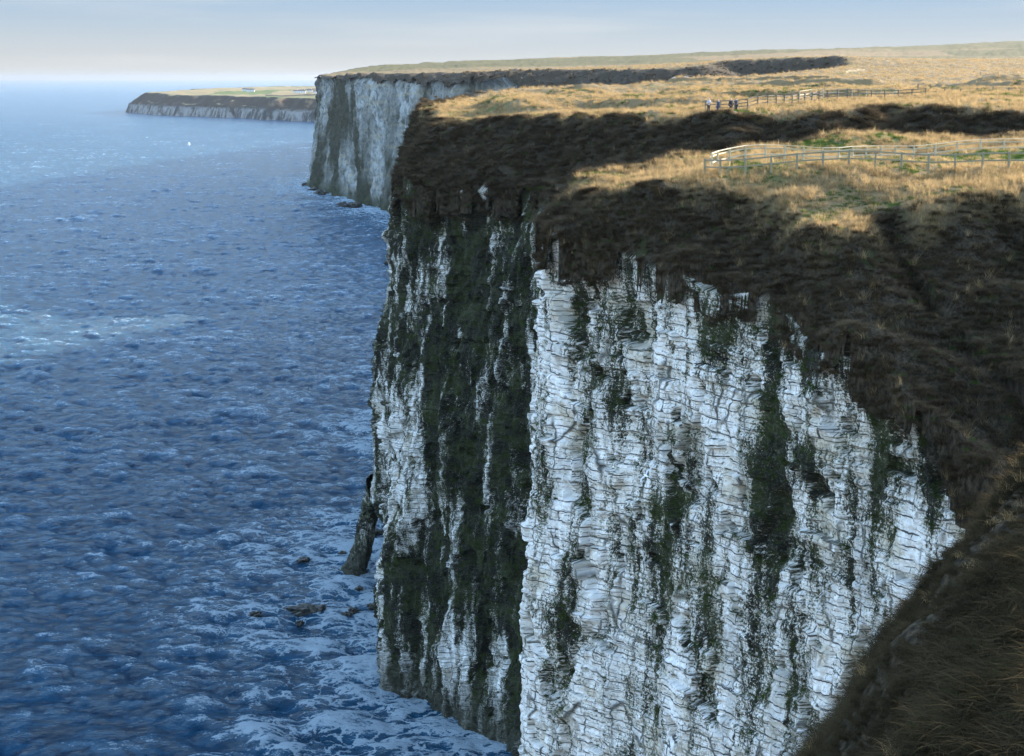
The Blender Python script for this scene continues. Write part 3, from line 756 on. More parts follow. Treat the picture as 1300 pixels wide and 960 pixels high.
def build_grass():
    X, Y, Z, steep, keep, dc, dp = LG
    P3 = np.stack([X, Y, Z], -1)
    a = np.zeros_like(P3); b = np.zeros_like(P3)
    a[:, 1:-1] = (P3[:, 2:] - P3[:, :-2]) / 2; b[1:-1] = (P3[2:] - P3[:-2]) / 2
    nr = np.cross(a, b); area = np.linalg.norm(nr, axis=-1); nr = nr / (area[..., None] + 1e-9)
    nr = np.where(nr[..., 2:3] < 0, -nr, nr)
    R = np.hypot(X, Y)
    ke = keep.copy()
    ke[1:] &= keep[:-1]; ke[:-1] &= keep[1:]; ke[:, 1:] &= keep[:, :-1]; ke[:, :-1] &= keep[:, 1:]
    ok = ke & (np.abs(X / np.maximum(Y, 1)) < .42) & (R < 1000) & (R > 9)
    area = np.where(area > 30, 0, area)
    rs = np.random.RandomState(7)
    patch = fbm(X / 6, Y / 6, 3, 120)
    inA = (R < 60)
    slope = 1 - nr[..., 2]
    def place(name, src, dens, size, downhill, lim=None):
        lam = np.where(ok, area * dens, 0)
        cnt = np.floor(lam + rs.rand(*lam.shape)).astype(int)
        cnt = np.minimum(cnt, 6)
        idx = np.repeat(np.arange(cnt.size), cnt.ravel())
        if lim and len(idx) > lim: idx = rs.choice(idx, lim, replace=False)
        n = len(idx)
        A_, B_ = a.reshape(-1, 3)[idx], b.reshape(-1, 3)[idx]
        pts = P3.reshape(-1, 3)[idx] + A_ * (rs.rand(n, 1) - .5) + B_ * (rs.rand(n, 1) - .5)
        nn = nr.reshape(-1, 3)[idx]
        yaw = np.where(rs.rand(n) < downhill, np.arctan2(nn[:, 1], nn[:, 0]) + rs.randn(n) * .5, rs.rand(n) * 6.28)
        tilt = np.stack([rs.randn(n) * .12, rs.randn(n) * .12, yaw], -1)
        sz = size.ravel()[idx] if isinstance(size, np.ndarray) else size
        o = scatter(name, src, pts, tilt, sz * (.65 + .7 * rs.rand(n)))
        print(name, n)
        return o
    straw = leaf_mat('dry_grass_blades', (.13, .088, .038), (.52, .375, .19), .5)
    brown = leaf_mat('dead_grass_blades', (.010, .008, .005), (.18, .135, .08), .3)
    green = leaf_mat('green_grass_blades', (.03, .055, .012), (.10, .16, .03), .35)
    def spot(ob, px, py, Yd):
        x, y, _ = P(px, py, Yd); ob.location = (x, y, land_z(x, y)); return ob
    t1 = spot(tuft_mesh('dry_grass_tuft', 46, .52, .35, .022, .35, .0, 1, straw), 1010, 228, 99)
    t1b = spot(tuft_mesh('dry_grass_stalks', 26, .8, .3, .018, .2, .35, 5, straw), 1050, 225, 99)
    t2 = spot(tuft_mesh('dead_grass_tussock', 90, .75, .4, .024, .85, .7, 2, brown), 1000, 320, 90)
    t3 = spot(tuft_mesh('green_grass_tuft', 60, .28, .4, .022, .4, 0, 3, green), 1100, 200, 112)
    brown2 = leaf_mat('tussock_blades', (.008, .007, .004), (.10, .078, .042), .35)
    t4 = tuft_mesh('near_dead_grass_tussock', 190, .32, .36, .012, 1.0, .35, 4, brown2, seg=5); t4.location = (9.2, 28.5, land_z(9.2, 28.5))
    t5 = tuft_mesh('near_green_grass_tuft', 100, .3, .3, .011, .9, .3, 6, green, seg=4); t5.location = (9.6, 27.5, land_z(9.6, 27.5))
    t6 = tuft_mesh('near_dry_grass_tuft', 90, .42, .3, .011, .8, .3, 8, straw, seg=4); t6.location = (10.4, 31, land_z(10.4, 31))
    flat = 1 - steep
    near = (R > 60) & (R < 160); mid = (R >= 160) & (R < 360); farr = R >= 360
    gz = np.maximum(sstep(.25, .6, patch + .25 * noise(X / 17, Y / 17, 130)), STRIP)
    far_s = np.clip(R / 130, .85, 2.2)
    dn = 5.0 * near + 1.3 * mid * np.clip(200 / R, .4, 1) + .12 * farr
    place('dry_grass', t1, dn * flat * (1 - .8 * gz) * (1 - STRIP), np.where(R > 360, 1.7, np.clip(R / 150, .8, 1.25)), .2, 60000)
    place('dry_grass_stems', t1b, dn * .6 * np.clip(flat + .18, 0, 1) * (1 - .9 * gz) * (1 - STRIP) * (dp > -9) , np.where(R > 360, 1.6, np.clip(R / 160, .8, 1.0)), .6, 25000)
    place('green_grass', t3, (4.5 * near + 1.2 * mid) * (flat * gz + .10), np.clip(R / 120, .8, 1.6), 0, 25000)
    place('slope_grass', t2, (5.5 * near + 2.0 * mid + .05 * farr) * steep, np.where(R > 360, 2.2, np.clip(R / 115, .8, 1.5)), .85, 50000)
    rim = (dp > -2.5) & (dp < 3.5)
    cl = inA * 1.0
    place('near_slope_grass', t4, 24.0 * cl, .55 + .7 * sstep(-.5, .6, patch), .8, 34000)
    place('near_green_grass', t5, 5.0 * cl * sstep(.0, .4, patch), .9 + 0 * R, .6, 6000)
    place('near_dry_grass', t6, (.15 + 7 * sstep(11, 12.6, X)) * cl, .9 + 0 * R, .6, 6000)  # straw tufts crowded on the crest, their colour standing in for its sunlit rim

def build_ledge_plants():
    rs = np.random.RandomState(77)
    m1 = leaf_mat('ledge_grass_blades', (.012, .018, .006), (.07, .10, .025), .3)
    src = tuft_mesh('ledge_grass_tuft', 44, .42, .5, .03, 1.3, .5, 12, m1)
    X, Y, Z, V = CL['chalk_cliff_near']; j = np.argmax((V[60:400] * (np.hypot(X[60:400], Y[60:400]) > 80)).ravel()); src.location = (X[60:400].ravel()[j], Y[60:400].ravel()[j], Z[60:400].ravel()[j])
    for nm, cell, lim in (('chalk_cliff_near', .12 * .12, 26000), ('chalk_cliff_headland', .17 * .16, 22000)):
        X, Y, Z, V = CL[nm]
        P3 = np.stack([X, Y, Z], -1); a = np.zeros_like(P3); b = np.zeros_like(P3)
        a[:, 2:-2] = P3[:, 4:] - P3[:, :-4]; b[2:-2] = P3[4:] - P3[:-4]
        n = np.cross(a, b); n /= np.linalg.norm(n, axis=-1)[..., None] + 1e-9
        n[n[..., 1] > 0] *= -1
        up = n[..., 2]
        ok = (np.abs(X / Y + .0) < .36) & (Z > 3)
        w = np.where(ok, sstep(.38, .75, V + .7 * np.clip(up, -.3, .6) + .35 * fbm(X / 1.5 + Y / 1.5, Z / 1.5, 3, 401)), 0) * 3.2 * cell
        idx = np.nonzero((w > rs.rand(*w.shape)).ravel())[0]
        if len(idx) > lim: idx = rs.choice(idx, lim, replace=False)
        nn = n.reshape(-1, 3)[idx]; k = len(idx)
        rot = np.stack([rs.randn(k) * .1, .5 + rs.rand(k) * .3, np.arctan2(nn[:, 1], nn[:, 0]) + rs.randn(k) * .4], -1)
        scatter('ledge_plants', src, P3.reshape(-1, 3)[idx] + nn * .04, rot, (.45 + .7 * rs.rand(k) ** 2) * (1.25 if 'head' in nm else 1.0))

# ------------------------------------------------------------------ small builders
def link(ob, parent=None):
    sc.collection.objects.link(ob)
    if parent: ob.parent = parent
    return ob
def bm_obj(name, bm, mat, parent=None, smooth=False):
    me = bpy.data.meshes.new(name); bm.to_mesh(me); bm.free(); me.materials.append(mat)
    if smooth:
        for p in me.polygons: p.use_smooth = True
    return link(bpy.data.objects.new(name, me), parent)
def empty(name, loc, label, cat, group=None, rz=0):
    o = bpy.data.objects.new(name, None); o.location = loc; o.rotation_euler = (0, 0, rz); o.empty_display_size = .3
    o['label'] = label; o['category'] = cat
    if group: o['group'] = group
    return link(o)
def beam(bm, p, q, w, h, up=Vector((0, 0, 1))):
    """a squared timber from p to q, with slightly eased edges"""
    p, q = Vector(p), Vector(q); d = (q - p).normalized()
    if abs(d.z) > .9: up = Vector((1, 0, 0))
    s = d.cross(up).normalized(); u = s.cross(d).normalized()
    e = min(w, h) * .12
    prof = [(-w / 2 + e, -h / 2), (w / 2 - e, -h / 2), (w / 2, -h / 2 + e), (w / 2, h / 2 - e), (w / 2 - e, h / 2), (-w / 2 + e, h / 2), (-w / 2, h / 2 - e), (-w / 2, -h / 2 + e)]
    r0 = [bm.verts.new(p + s * a + u * b) for a, b in prof]; r1 = [bm.verts.new(q + s * a + u * b) for a, b in prof]
    for i in range(8):
        j = (i + 1) % 8; bm.faces.new((r0[i], r0[j], r1[j], r1[i]))
    bm.faces.new(r0[::-1]); bm.faces.new(r1)

M_WOOD_LIT = simple_mat('sunlit_weathered_timber', (.46, .39, .26), .8, .3, 9)  # lighter copy of the timber, sun on the rails put into its colour
M_WOOD_MID = simple_mat('grey_green_timber', (.22, .195, .12), .8, .3, 9)
M_WOOD_DARK = simple_mat('dark_weathered_timber', (.13, .105, .08), .85, .3, 9)

def fence(name, spots, label, mat, height=1.15, rails=(1.08, .72, .36), cap=False, group=None, post_w=.13, bays=2, rail_w=.045, rail_h=.1, rng=None):
    """spots: plan points; posts at each, rails bay by bay pinned to the posts' far side"""
    rng = rng or random.Random(len(spots))
    g = [(x, y, land_z(x, y)) for x, y in spots]
    # rails run smoothly even where the ground is lumpy
    zs = [p[2] for p in g]; sm = [(zs[max(i - 1, 0)] + 2 * zs[i] + zs[min(i + 1, len(zs) - 1)]) / 4 for i in range(len(zs))]
    g = [(p[0], p[1], max(s_, p[2] - .15)) for p, s_ in zip(g, sm)]
    root = empty(name, g[0], label, 'fence', group); o = Vector(g[0])
    for p in g:
        bm = bmesh.new(); v = Vector(p) - o
        beam(bm, v - Vector((0, 0, .5)), v + Vector((rng.uniform(-.03, .03), rng.uniform(-.03, .03), height)), post_w, post_w)
        bm_obj('post', bm, mat, root)
    for i in range(0, len(g) - 1, bays):
        seg = g[i:i + bays + 1]
        for rz in rails:
            bm = bmesh.new()
            for p, q in zip(seg, seg[1:]):
                a, b = Vector(p) - o, Vector(q) - o
                n = (b - a).cross(Vector((0, 0, 1))).normalized() * -(post_w / 2 + rail_w / 2 + .003)
                beam(bm, a + n + Vector((0, 0, rz)), b + n + Vector((0, 0, rz)), rail_w, rail_h)
            bm_obj('rail', bm, mat, root)
        if cap:
            bm = bmesh.new()
            for p, q in zip(seg, seg[1:]):
                beam(bm, Vector(p) - o + Vector((0, 0, height + .045)), Vector(q) - o + Vector((0, 0, height + .045)), .17, .045)
            bm_obj('handrail', bm, mat, root)
    return root

def along(pts, step):
    """points every step metres along a plan polyline given as (px, py, Y)"""
    pl = np.array([XY(p) for p in pts]); L = np.concatenate([[0], np.cumsum(np.hypot(*np.diff(pl, axis=0).T))])
    n = max(2, int(round(L[-1] / step)) + 1); s = np.linspace(0, L[-1], n)
    return list(zip(np.interp(s, L, pl[:, 0]), np.interp(s, L, pl[:, 1])))

def rock(name, loc, size, label, cat, group, mat, seed, sharp=1.0):
    bm = bmesh.new(); bmesh.ops.create_icosphere(bm, subdivisions=4, radius=1)
    co = np.array([v.co[:] for v in bm.verts])
    n = fbm(co[:, 0] * 1.2 + seed, co[:, 1] * 1.2 + co[:, 2] * .9, 4, seed) * .45
    for v, k in zip(bm.verts, n):
        v.co = v.co * (1 + k * sharp)
        v.co = Vector((v.co.x * size[0], v.co.y * size[1], v.co.z * size[2]))
    o = bm_obj(name, bm, mat, None, False); o.location = loc
    o['label'] = label; o['category'] = cat
    if group: o['group'] = group
    return o

def gull(name, loc, span, yaw, bank, flap, label, mats):
    white, grey, dark = mats
    root = empty(name, loc, label, 'gull', 'gulls flying below the clifftop', yaw); root.rotation_euler = (bank, 0, yaw)
    bm = bmesh.new(); s = span
    prof = [(-.26, .004, 0), (-.20, .02, 0), (-.08, .048, 0), (.02, .056, 0), (.10, .045, .004), (.15, .034, .012), (.185, .032, .016), (.215, .016, .012), (.25, .004, .004)]
    rings = []
    for x, r, z in prof: rings.append([bm.verts.new((x * s, math.cos(t) * r * s * (1.6 if x < -.18 else 1), z * s + math.sin(t) * r * s * (.35 if x < -.18 else 1))) for t in np.linspace(0, 2 * math.pi, 9)[:-1]])
    for a, b in zip(rings, rings[1:]):
        for i in range(8): bm.faces.new((a[i], a[(i + 1) % 8], b[(i + 1) % 8], b[i]))
    bm.faces.new(rings[0][::-1]); bm.faces.new(rings[-1])
    bm_obj('body', bm, white, root, True)
    for sg in (-1, 1):
        w = [(0.04, .05, 0, .17), (.20, .28 if 0 else .22, flap * .14, .15), (.04, .36, flap * .13, .11), (-.06, .5, flap * .06, .02)]
        st = [(.03, .04, .01, .16), (.07, .20, flap * .12, .15), (.03, .34, flap * .12, .11), (-.05, .43, flap * .08, .07), (-.12, .5, flap * .05, .01)]
        bm = bmesh.new(); up, lo = [], []
        for x, y, z, c in st:
            up.append([bm.verts.new((s * (x + c * (.5 - k / 4)), s * sg * y, s * (z + .012 * math.sin(math.pi * k / 4) + .003))) for k in range(5)])
            lo.append([bm.verts.new((s * (x + c * (.5 - k / 4)), s * sg * y, s * (z + .004 * math.sin(math.pi * k / 4) - .003))) for k in range(5)])
        for g_ in (up, lo):
            for a, b in zip(g_, g_[1:]):
                for k in range(4): bm.faces.new((a[k], a[k + 1], b[k + 1], b[k]))
        for a, b in zip(range(4), range(1, 5)):
            for k in (0, 4): bm.faces.new((up[a][k], up[b][k], lo[b][k], lo[a][k]))
        bmesh.ops.recalc_face_normals(bm, faces=bm.faces)
        wg = bm_obj('wing', bm, grey, root, False)
        bm = bmesh.new()
        a, b = st[3], st[4]
        for dz in (.005, -.005):
            v = [bm.verts.new((s * (x + c * .52), s * sg * y, s * (z + dz))) for x, y, z, c in (a, b)] + [bm.verts.new((s * (x - c * .52), s * sg * y, s * (z + dz))) for x, y, z, c in (b, a)]
            bm.faces.new(v)
        bm_obj('wing_tip', bm, dark, wg, False)
    return root

def skin_obj(name, verts, edges, radii, mat, parent, sub=1):
    me = bpy.data.meshes.new(name); me.from_pydata(verts, edges, []); me.materials.append(mat)
    o = link(bpy.data.objects.new(name, me), parent)
    md = o.modifiers.new('skin', 'SKIN')
    for i, r in enumerate(radii):
        sv = me.skin_vertices[0].data[i]; sv.radius = (r, r) if not isinstance(r, tuple) else r
        sv.use_root = i == 0
    sb = o.modifiers.new('sub', 'SUBSURF'); sb.levels = sb.render_levels = sub
    md.use_smooth_shade = True
    return o

def person(loc, yaw, label, coat, legs, hair, hat=None, lean=0.0, arms='down', tall=1.0):
    root = empty('person', loc, label, 'person', 'walkers by the clifftop fence', yaw); root.scale = (tall,) * 3
    sk = simple_mat('skin', (.45, .28, .2), .6, .05)
    # the body: one skinned figure, facing +Y
    V = [(0, 0, .95), (0, .01 + lean * .3, 1.15), (0, lean, 1.38), (0, lean + .01, 1.50), (0, lean + .03, 1.60), (0, lean + .035, 1.70)]
    E = [(0, 1), (1, 2), (2, 3), (3, 4), (4, 5)]; Rd = [(.155, .11), (.14, .105), (.17, .11), .058, .085, .07]
    for s_ in (-1, 1):
        n = len(V)
        V += [(s_ * .10, 0, .88), (s_ * .115, .03, .49), (s_ * .12, -.02, .09), (s_ * .13, .12, .04)]; E += [(0, n), (n, n + 1), (n + 1, n + 2), (n + 2, n + 3)]; Rd += [.095, .062, .045, .04]
        n = len(V)
        if arms == 'down': a = [(s_ * .20, lean, 1.40), (s_ * .26, lean - .02, 1.12), (s_ * .26, lean + .08, .88), (s_ * .255, lean + .10, .80)]
        else: a = [(s_ * .20, lean, 1.40), (s_ * .27, lean + .05, 1.15), (s_ * .12, lean + .28, 1.20 if arms == 'rail' else 1.42), (s_ * .06, lean + .33, 1.23 if arms == 'rail' else 1.50)]
        V += a; E += [(2, n), (n, n + 1), (n + 1, n + 2), (n + 2, n + 3)]; Rd += [.065, .048, .036, .038]
    skin_obj('body', V, E, Rd, sk, root, 1)
    # coat, trousers, hair, boots laid over it
    c = [(0, 0, .86), (0, lean * .4, 1.12), (0, lean, 1.38), (0, lean + .01, 1.47)]; ce = [(0, 1), (1, 2), (2, 3)]; cr = [(.19, .145), (.17, .13), (.195, .135), (.08, .08)]
    b0 = 6
    for k, s_ in enumerate((-1, 1)):
        ai = 6 + 8 * k + 4; n = len(c)
        c += [V[ai], V[ai + 1], V[ai + 2]]; ce += [(2, n), (n, n + 1), (n + 1, n + 2)]; cr += [.085, .066, .052]
    skin_obj('coat', c, ce, cr, coat, root, 1)
    t = [(0, 0, .92)]; te = []; tr_ = [(.16, .12)]
    for k in range(2):
        li = 6 + 8 * k; n = len(t); t += [V[li], V[li + 1], V[li + 2]]; te += [(0, n), (n, n + 1), (n + 1, n + 2)]; tr_ += [.105, .078, .066]
    skin_obj('trousers', t, te, tr_, legs, root, 1)
    for k in range(2):
        li = 6 + 8 * k; f = V[li + 2]
        skin_obj('boot', [(f[0], f[1] - .03, .06), (f[0], f[1] + .06, .055), (f[0] + .01, f[1] + .17, .045)], [(0, 1), (1, 2)], [.058, .055, .042], M_DARK, root, 1)
    skin_obj('hair' if hat is None else 'hat', [(0, lean - .005, 1.63), (0, lean + .015, 1.73)], [(0, 1)], [(.10, .095), (.085, .085)], hair if hat is None else hat, root, 1)
    return root

M_DARK = simple_mat('dark_cloth', (.025, .025, .03), .8, .2, 20)

def build_things():
    # fences of the viewing place on the near promontory
    front = [(894.6, 222, 104.5), (914, 222, 103), (935, 222, 102.5), (956, 221, 102.3), (1025, 220, 102), (1072, 219, 102), (1125, 218, 101.5), (1187, 216, 101), (1252, 215, 100), (1300, 216, 100), (1380, 216, 100)]
    back = [(894.6, 222, 105.0), (914, 217, 109), (943, 216, 111), (985, 214, 112.5), (1054, 210, 115), (1097, 202, 118), (1146, 196, 121), (1219, 195, 121.5), (1300, 197, 121), (1390, 197, 121)]
    fence('wooden_fence', along(front, 1.75), 'pale timber post and rail fence along the brink of the near promontory, nearest one', M_WOOD_MID, 1.2, (1.1, .62), group='fences round the viewing place')
    fence('wooden_fence', along(back, 1.8)[1:], 'timber fence with sunlit handrail along the far side of the grassy strip', M_WOOD_LIT, 1.15, (.95, .5), cap=True, group='fences round the viewing place')
    mid = [(895, 141, 181), (920, 141, 182), (943, 141, 183), (978, 139, 187), (1004, 135, 191), (1023, 131, 195), (1045, 128, 199), (1066, 125, 201), (1086, 124, 203), (1110, 122, 204), (1140, 121.5, 205), (1175, 121, 206)]
    fence('wooden_fence', along(mid, 2.0), 'dark three rail fence behind the walkers, climbing the far clifftop', M_WOOD_DARK, 1.4, (1.3, .9, .5), group='fences on the far clifftop')
    mid2 = [(1015, 128, 207), (1030, 124, 211), (1045, 122, 212), (1075, 121.5, 213), (1100, 121, 214), (1137, 120.5, 215)]
    fence('wooden_fence', along(mid2, 2.2), 'short lighter fence with sunlit handrail just behind the dark climbing fence', M_WOOD_LIT, 1.4, (.9,), cap=True, group='fences on the far clifftop')
    wire = [(1165, 121, 234), (1190, 120, 236), (1300, 119, 238), (1400, 119, 240)]
    fence('wire_fence', along(wire, 2.6), 'thin line of small dark fence posts crossing the dry grass at the right edge', M_WOOD_DARK, 1.1, (1.0, .6), group='fences on the far clifftop', post_w=.15, rail_w=.03, rail_h=.04)
    farf = [(1074, 90, 640), (1085, 88, 660), (1098, 85, 690)]
    fence('wooden_fence', along(farf, 3.2), 'tiny pale fence far off beside the head of the dark valley', M_WOOD_LIT, 1.5, (1.4, .9), cap=True)
    for px, py, Y, lab in ((948, 95, 560, 'lone dark post on the rim before the dark valley'), (855, 108, 440, 'lone dark post in dry grass left of the walkers'), (836, 104, 520, 'small lone post at the left foot of the dark valley'), (1245, 88, 600, 'lone dark post in the broad dry field at the right')):
        x, y, _ = P(px, py, Y); bm = bmesh.new(); z = land_z(x, y)
        beam(bm, (0, 0, -.4), (.05, .03, 1.9), .26, .26); bmesh.ops.create_cone(bm, cap_ends=True, segments=8, radius1=.16, radius2=.09, depth=.12, matrix=__import__('mathutils').Matrix.Translation((.05, .03, 1.93)))
        o = bm_obj('marker_post', bm, M_WOOD_DARK); o.location = (x, y, z); o['label'] = lab; o['category'] = 'post'; o['group'] = 'lone posts on the clifftop'
    # the four walkers
    pale = simple_mat('pale_jacket', (.42, .40, .42), .7, .15, 12); navy = simple_mat('navy_jacket', (.04, .05, .09), .7, .2, 12)
    black = simple_mat('black_jacket', (.02, .02, .022), .7, .2, 12); denim = simple_mat('denim', (.06, .08, .13), .8, .2, 20)
    grey = simple_mat('grey_hair', (.35, .33, .3), .7, .2, 30); brownh = simple_mat('brown_hair', (.07, .045, .03), .7, .2, 30); beige = simple_mat('beige_hat', (.5, .43, .33), .8, .1, 20)
    for px, Y, yaw, lab, coat, legs, hair, hat, lean, arms, tall in (
            (899.5, 178, -2.6, 'walker in a pale jacket, leftmost of the four by the fence', pale, M_DARK, grey, None, .05, 'rail', 1.0),
            (911, 177, -1.2, 'walker in a dark and pale coat turned towards the fence, second from the left', navy, denim, brownh, beige, .08, 'down', 1.0),
            (928, 178, .4, 'tallest walker, all in dark clothes with a pale hat, third from the left', black, M_DARK, brownh, beige, .0, 'down', 1.08),
            (935, 177, 1.9, 'walker in a dark jacket standing close beside the tallest one, rightmost of the four', navy, M_DARK, brownh, None, .03, 'up', .98)):
        x, y, _ = P(px, 140, Y); person((x, y, land_z(x, y) - .02), yaw, lab, coat, legs, hair, hat, lean, arms, tall)
    # gulls
    w = simple_mat('white_feathers', (.8, .8, .8), .7, .05); gf = simple_mat('grey_feathers', (.55, .57, .6), .7, .05)
    wf = simple_mat('pale_feathers', (.78, .79, .8), .7, .05); bf = simple_mat('brown_feathers', (.08, .07, .06), .7, .2)
    gull('gull', P(240, 183, 250), 1.25, .3, .5, .6, 'small white gull gliding over the edge of the cliff shadow on the sea', (w, wf, gf))
    gull('gull', P(391, 493, 240), 1.2, .1, .5, -.4, 'dark brown gull flying low over the blue sea left of the headland', (bf, bf, M_DARK))
    gull('gull', P(820, 604, 84), 1.15, 1.9, -.9, .5, 'white gull spreading its wings before the white chalk face', (w, gf, M_DARK))
    # pale boulders by the valley and scrub on the skyline
    cm = simple_mat('pale_boulder', (.55, .53, .5), .9, .15, 2)
    for i, (px, py, lab) in enumerate(((857, 99, 'left one of two pale boulders at the foot of the dark valley'), (871, 99.5, 'right one of two pale boulders at the foot of the dark valley'))):
        x, y, _ = P(px, py, 590); rock('boulder', (x, y, land_z(x, y) + .5), (1.2, .8, .7), lab, 'boulder', 'pale boulders', cm, 5 + i)
    return

def build_rocks(land_far):
    M_WET = NT('wet_rock'); p = M_WET.pos(); n = M_WET.noise(p, .8, 6, .7)
    M_WET.P(Base_Color=M_WET.mix(M_WET.ramp(n, .4, .65), (.012, .013, .011), (.07, .065, .045)), Roughness=.45, Normal=M_WET.bump(n, 1, .3))
    wet = M_WET.m
    spots = [(385, 712, 1.5, 'single dark rock awash a little way left of the arch leg'), (405, 775, 1.7, 'right one of the pair of dark rocks in the foam below the arch'), (387, 776, 2.2, 'long dark rock at the left of the group below the arch'),
             (324, 781, 1.3, 'outlying low rock farthest from the cliff'), (380, 792, 1.0, 'small rock just below the long dark one'), (448, 776, 1.2, 'rock in the surf between the pair and the cliff foot'),
             (440, 781, 1.1, 'rounded rock just left of the surf rock'), (474, 770, 1.3, 'rock hard against the cliff foot below the arch'), (476, 677, 1.6, 'flat topped rock seen through the arch'),
             (435, 703, 1.0, 'rock leaning at the outer foot of the arch leg'), (456, 748, .9, 'small rock below the arch opening')]
    for i, (px, py, s_, lab) in enumerate(spots):
        x, y = base_pt(px, py); s_ *= .72; rock('sea_rock', (x, y, .1), (s_ * (1.6 if i in (2, 8) else 1.1), s_ * .9, s_ * .62), lab, 'rock', 'dark rocks in the surf', wet, 31 + i, 1.2)
    for i, (px, py, s_, lab) in enumerate(((391, 236, 6, 'tall wave-washed rock off the tip of the white cliff beyond'), (399, 242, 5, 'rock against the tip of the white cliff beyond'), (408, 246, 5, 'low rock at the foot of the white cliff beyond, near its tip'),
                                          (437, 262, 5, 'left one of the two rocks off the middle of the white cliff beyond'), (447, 263, 6, 'right one of the two rocks off the middle of the white cliff beyond'), (496, 335, 3, 'rock at the foot of the slim buttress behind the headland'))):
        x, y = base_pt(px, py); rock('sea_rock', (x, y, .3), (s_, s_ * .8, s_ * .55), lab, 'rock', 'rocks under the cliff beyond', wet, 61 + i, 1.2)
    # the arch: an outer leg and the bridge that joins it to the headland
    path = [P(449, 727, 273), P(455, 712, 273), P(461, 690, 273), P(465, 668, 273), P(469, 650, 272.5), P(475, 637, 271), P(483, 627, 268), P(494, 616, 264)]
    rad = [(2.6, 2.6), (1.9, 2.2), (1.75, 2.0), (1.7, 2.0), (1.7, 2.1), (2.0, 2.6), (2.8, 3.6), (4.0, 4.5)]
    n_, m_ = 90, 64
    t = np.linspace(0, 1, n_); tt = np.linspace(0, 1, len(path))
    cx, cy, cz = [np.interp(t, tt, [q[k] for q in path]) for k in range(3)]
    ra, rb = np.interp(t, tt, [r[0] for r in rad]), np.interp(t, tt, [r[1] for r in rad])
    cz[0] -= 3
    T = np.gradient(np.stack([cx, cy, cz], -1), axis=0); T /= np.linalg.norm(T, axis=1)[:, None]
    Yv = np.array([0, 1, 0.]); S_ = np.cross(T, Yv); S_ /= np.linalg.norm(S_, axis=1)[:, None]; U = np.cross(S_, T)
    th = np.linspace(0, 2 * np.pi, m_, endpoint=False)
    A_, T_ = np.meshgrid(th, np.arange(n_))
    r = 1 + .22 * fbm(np.cos(A_) * 1.2 + 5, np.sin(A_) * 1.2 + T_ * .09, 4, 88) + .06 * (hash2((T_ // 3), np.floor(A_ / .7), 4) - .5)
    co = np.stack([cx, cy, cz], -1)[:, None] + S_[:, None] * (ra[:, None] * r * np.cos(A_))[..., None] + U[:, None] * (rb[:, None] * r * np.sin(A_))[..., None]
    idx = np.arange(n_ * m_).reshape(n_, m_); idx = np.hstack([idx, idx[:, :1]])
    q = np.stack([idx[:-1, :-1], idx[:-1, 1:], idx[1:, 1:], idx[1:, :-1]], -1).reshape(-1, 4)
    c3 = co.reshape(-1, 3)
    ob = mesh_from_arrays('sea_arch_terrain', c3, q, [M_CHALK], {'veg': .55 + .2 * fbm(c3[:, 0] / 3, c3[:, 2] / 5, 3, 9)}, uv=np.stack([c3[:, 0] + c3[:, 1] * .3, c3[:, 2]], -1), smooth=False)
    ob['kind'] = 'structure'

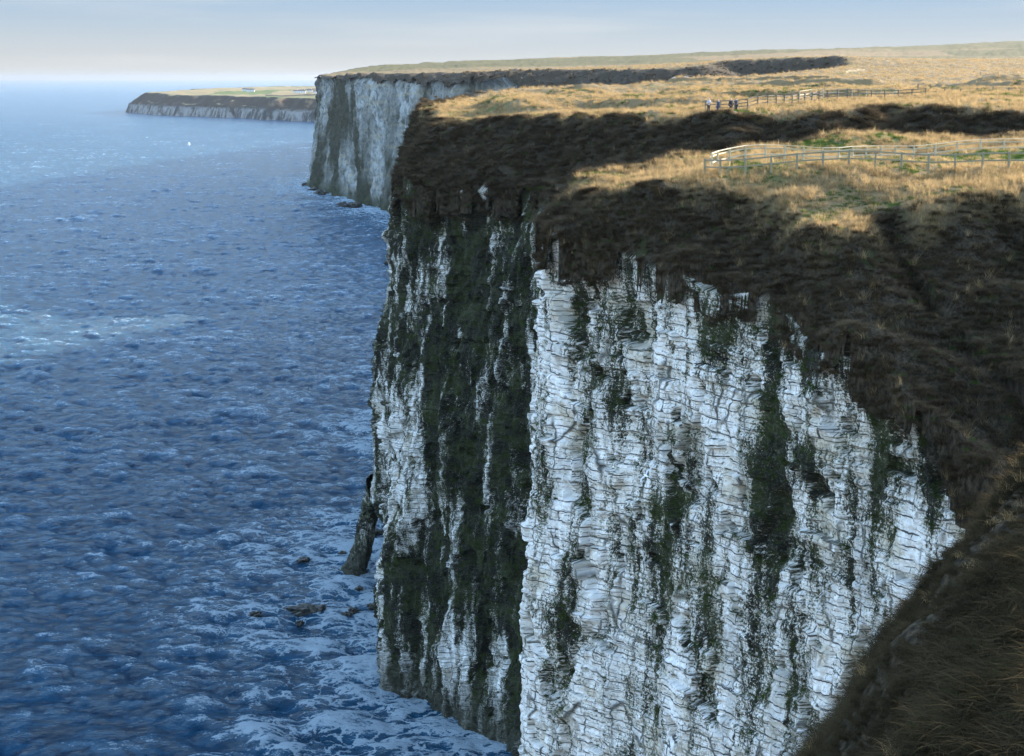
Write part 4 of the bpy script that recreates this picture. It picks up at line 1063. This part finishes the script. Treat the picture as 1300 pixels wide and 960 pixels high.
def build_far_things(zfar):
    wall = simple_mat('white_render', (.7, .69, .66), .8, .08, 1); roof = simple_mat('slate_roof', (.16, .11, .1), .8, .2, 1); dk = simple_mat('window_glass', (.03, .04, .05), .3, .1)
    specs = [(306, 4300, 16, 8, 'white farmhouse, left of the pair in the middle of the distant headland'), (313, 4250, 22, 9, 'long white farm building, right of the pair on the distant headland'),
             (371, 4100, 14, 8, 'leftmost white house of the distant hamlet'), (379, 4000, 20, 8, 'long white house in the middle of the distant hamlet'), (389, 4150, 14, 9, 'white house in the distant hamlet beside the rightmost'), (397, 4050, 15, 8, 'rightmost white house of the distant hamlet, nearest the white cliff')]
    for px, Y, w, d, lab in specs:
        x = (px - 650) / F / 1.03 * Y; z = zfar(x, Y) - .5
        root = empty('house', (x, Y, z), lab, 'house', 'white houses on the distant headland', .1)
        h = 6.5
        bm = bmesh.new(); bmesh.ops.create_cube(bm, size=1)
        for v in bm.verts: v.co = Vector((v.co.x * w, v.co.y * d, (v.co.z + .5) * h))
        bm_obj('wall', bm, wall, root)
        bm = bmesh.new(); o_ = .5
        v = [bm.verts.new(c) for c in ((-w / 2 - o_, -d / 2 - o_, h), (w / 2 + o_, -d / 2 - o_, h), (w / 2 + o_, d / 2 + o_, h), (-w / 2 - o_, d / 2 + o_, h), (-w / 2 - o_, 0, h + 3.4), (w / 2 + o_, 0, h + 3.4))]
        for f in ((0, 1, 5, 4), (2, 3, 4, 5), (0, 4, 3), (1, 2, 5), (0, 3, 2, 1)): bm.faces.new([v[i] for i in f])
        rf = bm_obj('roof', bm, roof, root)
        bm = bmesh.new(); beam(bm, (w * .35, 0, h + 2.2), (w * .35, 0, h + 4.8), 1.1, 1.1); bm_obj('chimney', bm, wall, rf)
        for wx in (-.3, 0, .3):
            for wz in (1.6, 4.4):
                bm = bmesh.new(); beam(bm, (wx * w - .6, -d / 2 - .03, wz), (wx * w + .6, -d / 2 - .03, wz), .1, 1.3); bm_obj('window', bm, dk, root)

def build_haze():
    bm = bmesh.new(); bmesh.ops.create_cube(bm, size=1)
    x0, x1, y0, y1, z0, z1 = -61000, 61000, -200, 61000, -12, 175
    for v in bm.verts: v.co = Vector(((v.co.x + .5) * (x1 - x0) + x0, (v.co.y + .5) * (y1 - y0) + y0, (v.co.z + .5) * (z1 - z0) + z0))
    m = bpy.data.materials.new('sea_haze'); m.use_nodes = True; t = m.node_tree
    t.nodes.remove(t.nodes['Principled BSDF']); v = t.nodes.new('ShaderNodeVolumePrincipled')
    v.inputs['Color'].default_value = (.32, .37, .44, 1); v.inputs['Density'].default_value = HAZE; v.inputs['Anisotropy'].default_value = .3
    t.links.new(v.outputs[0], t.nodes['Material Output'].inputs['Volume'])
    o = bm_obj('haze', bm, m); o['kind'] = 'stuff'

HAZE = 2.8e-5
import time
_t = time.time()
def lap(s_):
    global _t
    print('LAP', s_, round(time.time() - _t, 1)); _t = time.time()
build_land(); lap('land')
cliff('chalk_cliff_near', 2, 23, .12, .12, .03, 11, .25)
cliff('chalk_cliff_headland', 23, 43, .17, .16, .52, 27, 1.5)  # heavy veg value: algae, plus this face's deep shadows put into the colour
cliff('chalk_cliff_bay', 43, len(ST) - 1, 1.0, .9, .32, 41, 4.0, far=True); lap('cliffs')
build_sea(); lap('sea')
zfar = build_distant(); lap('distant')
build_grass(); build_ledge_plants(); lap('grass')
build_things(); build_rocks(None); build_far_things(zfar); lap('things')
build_haze()
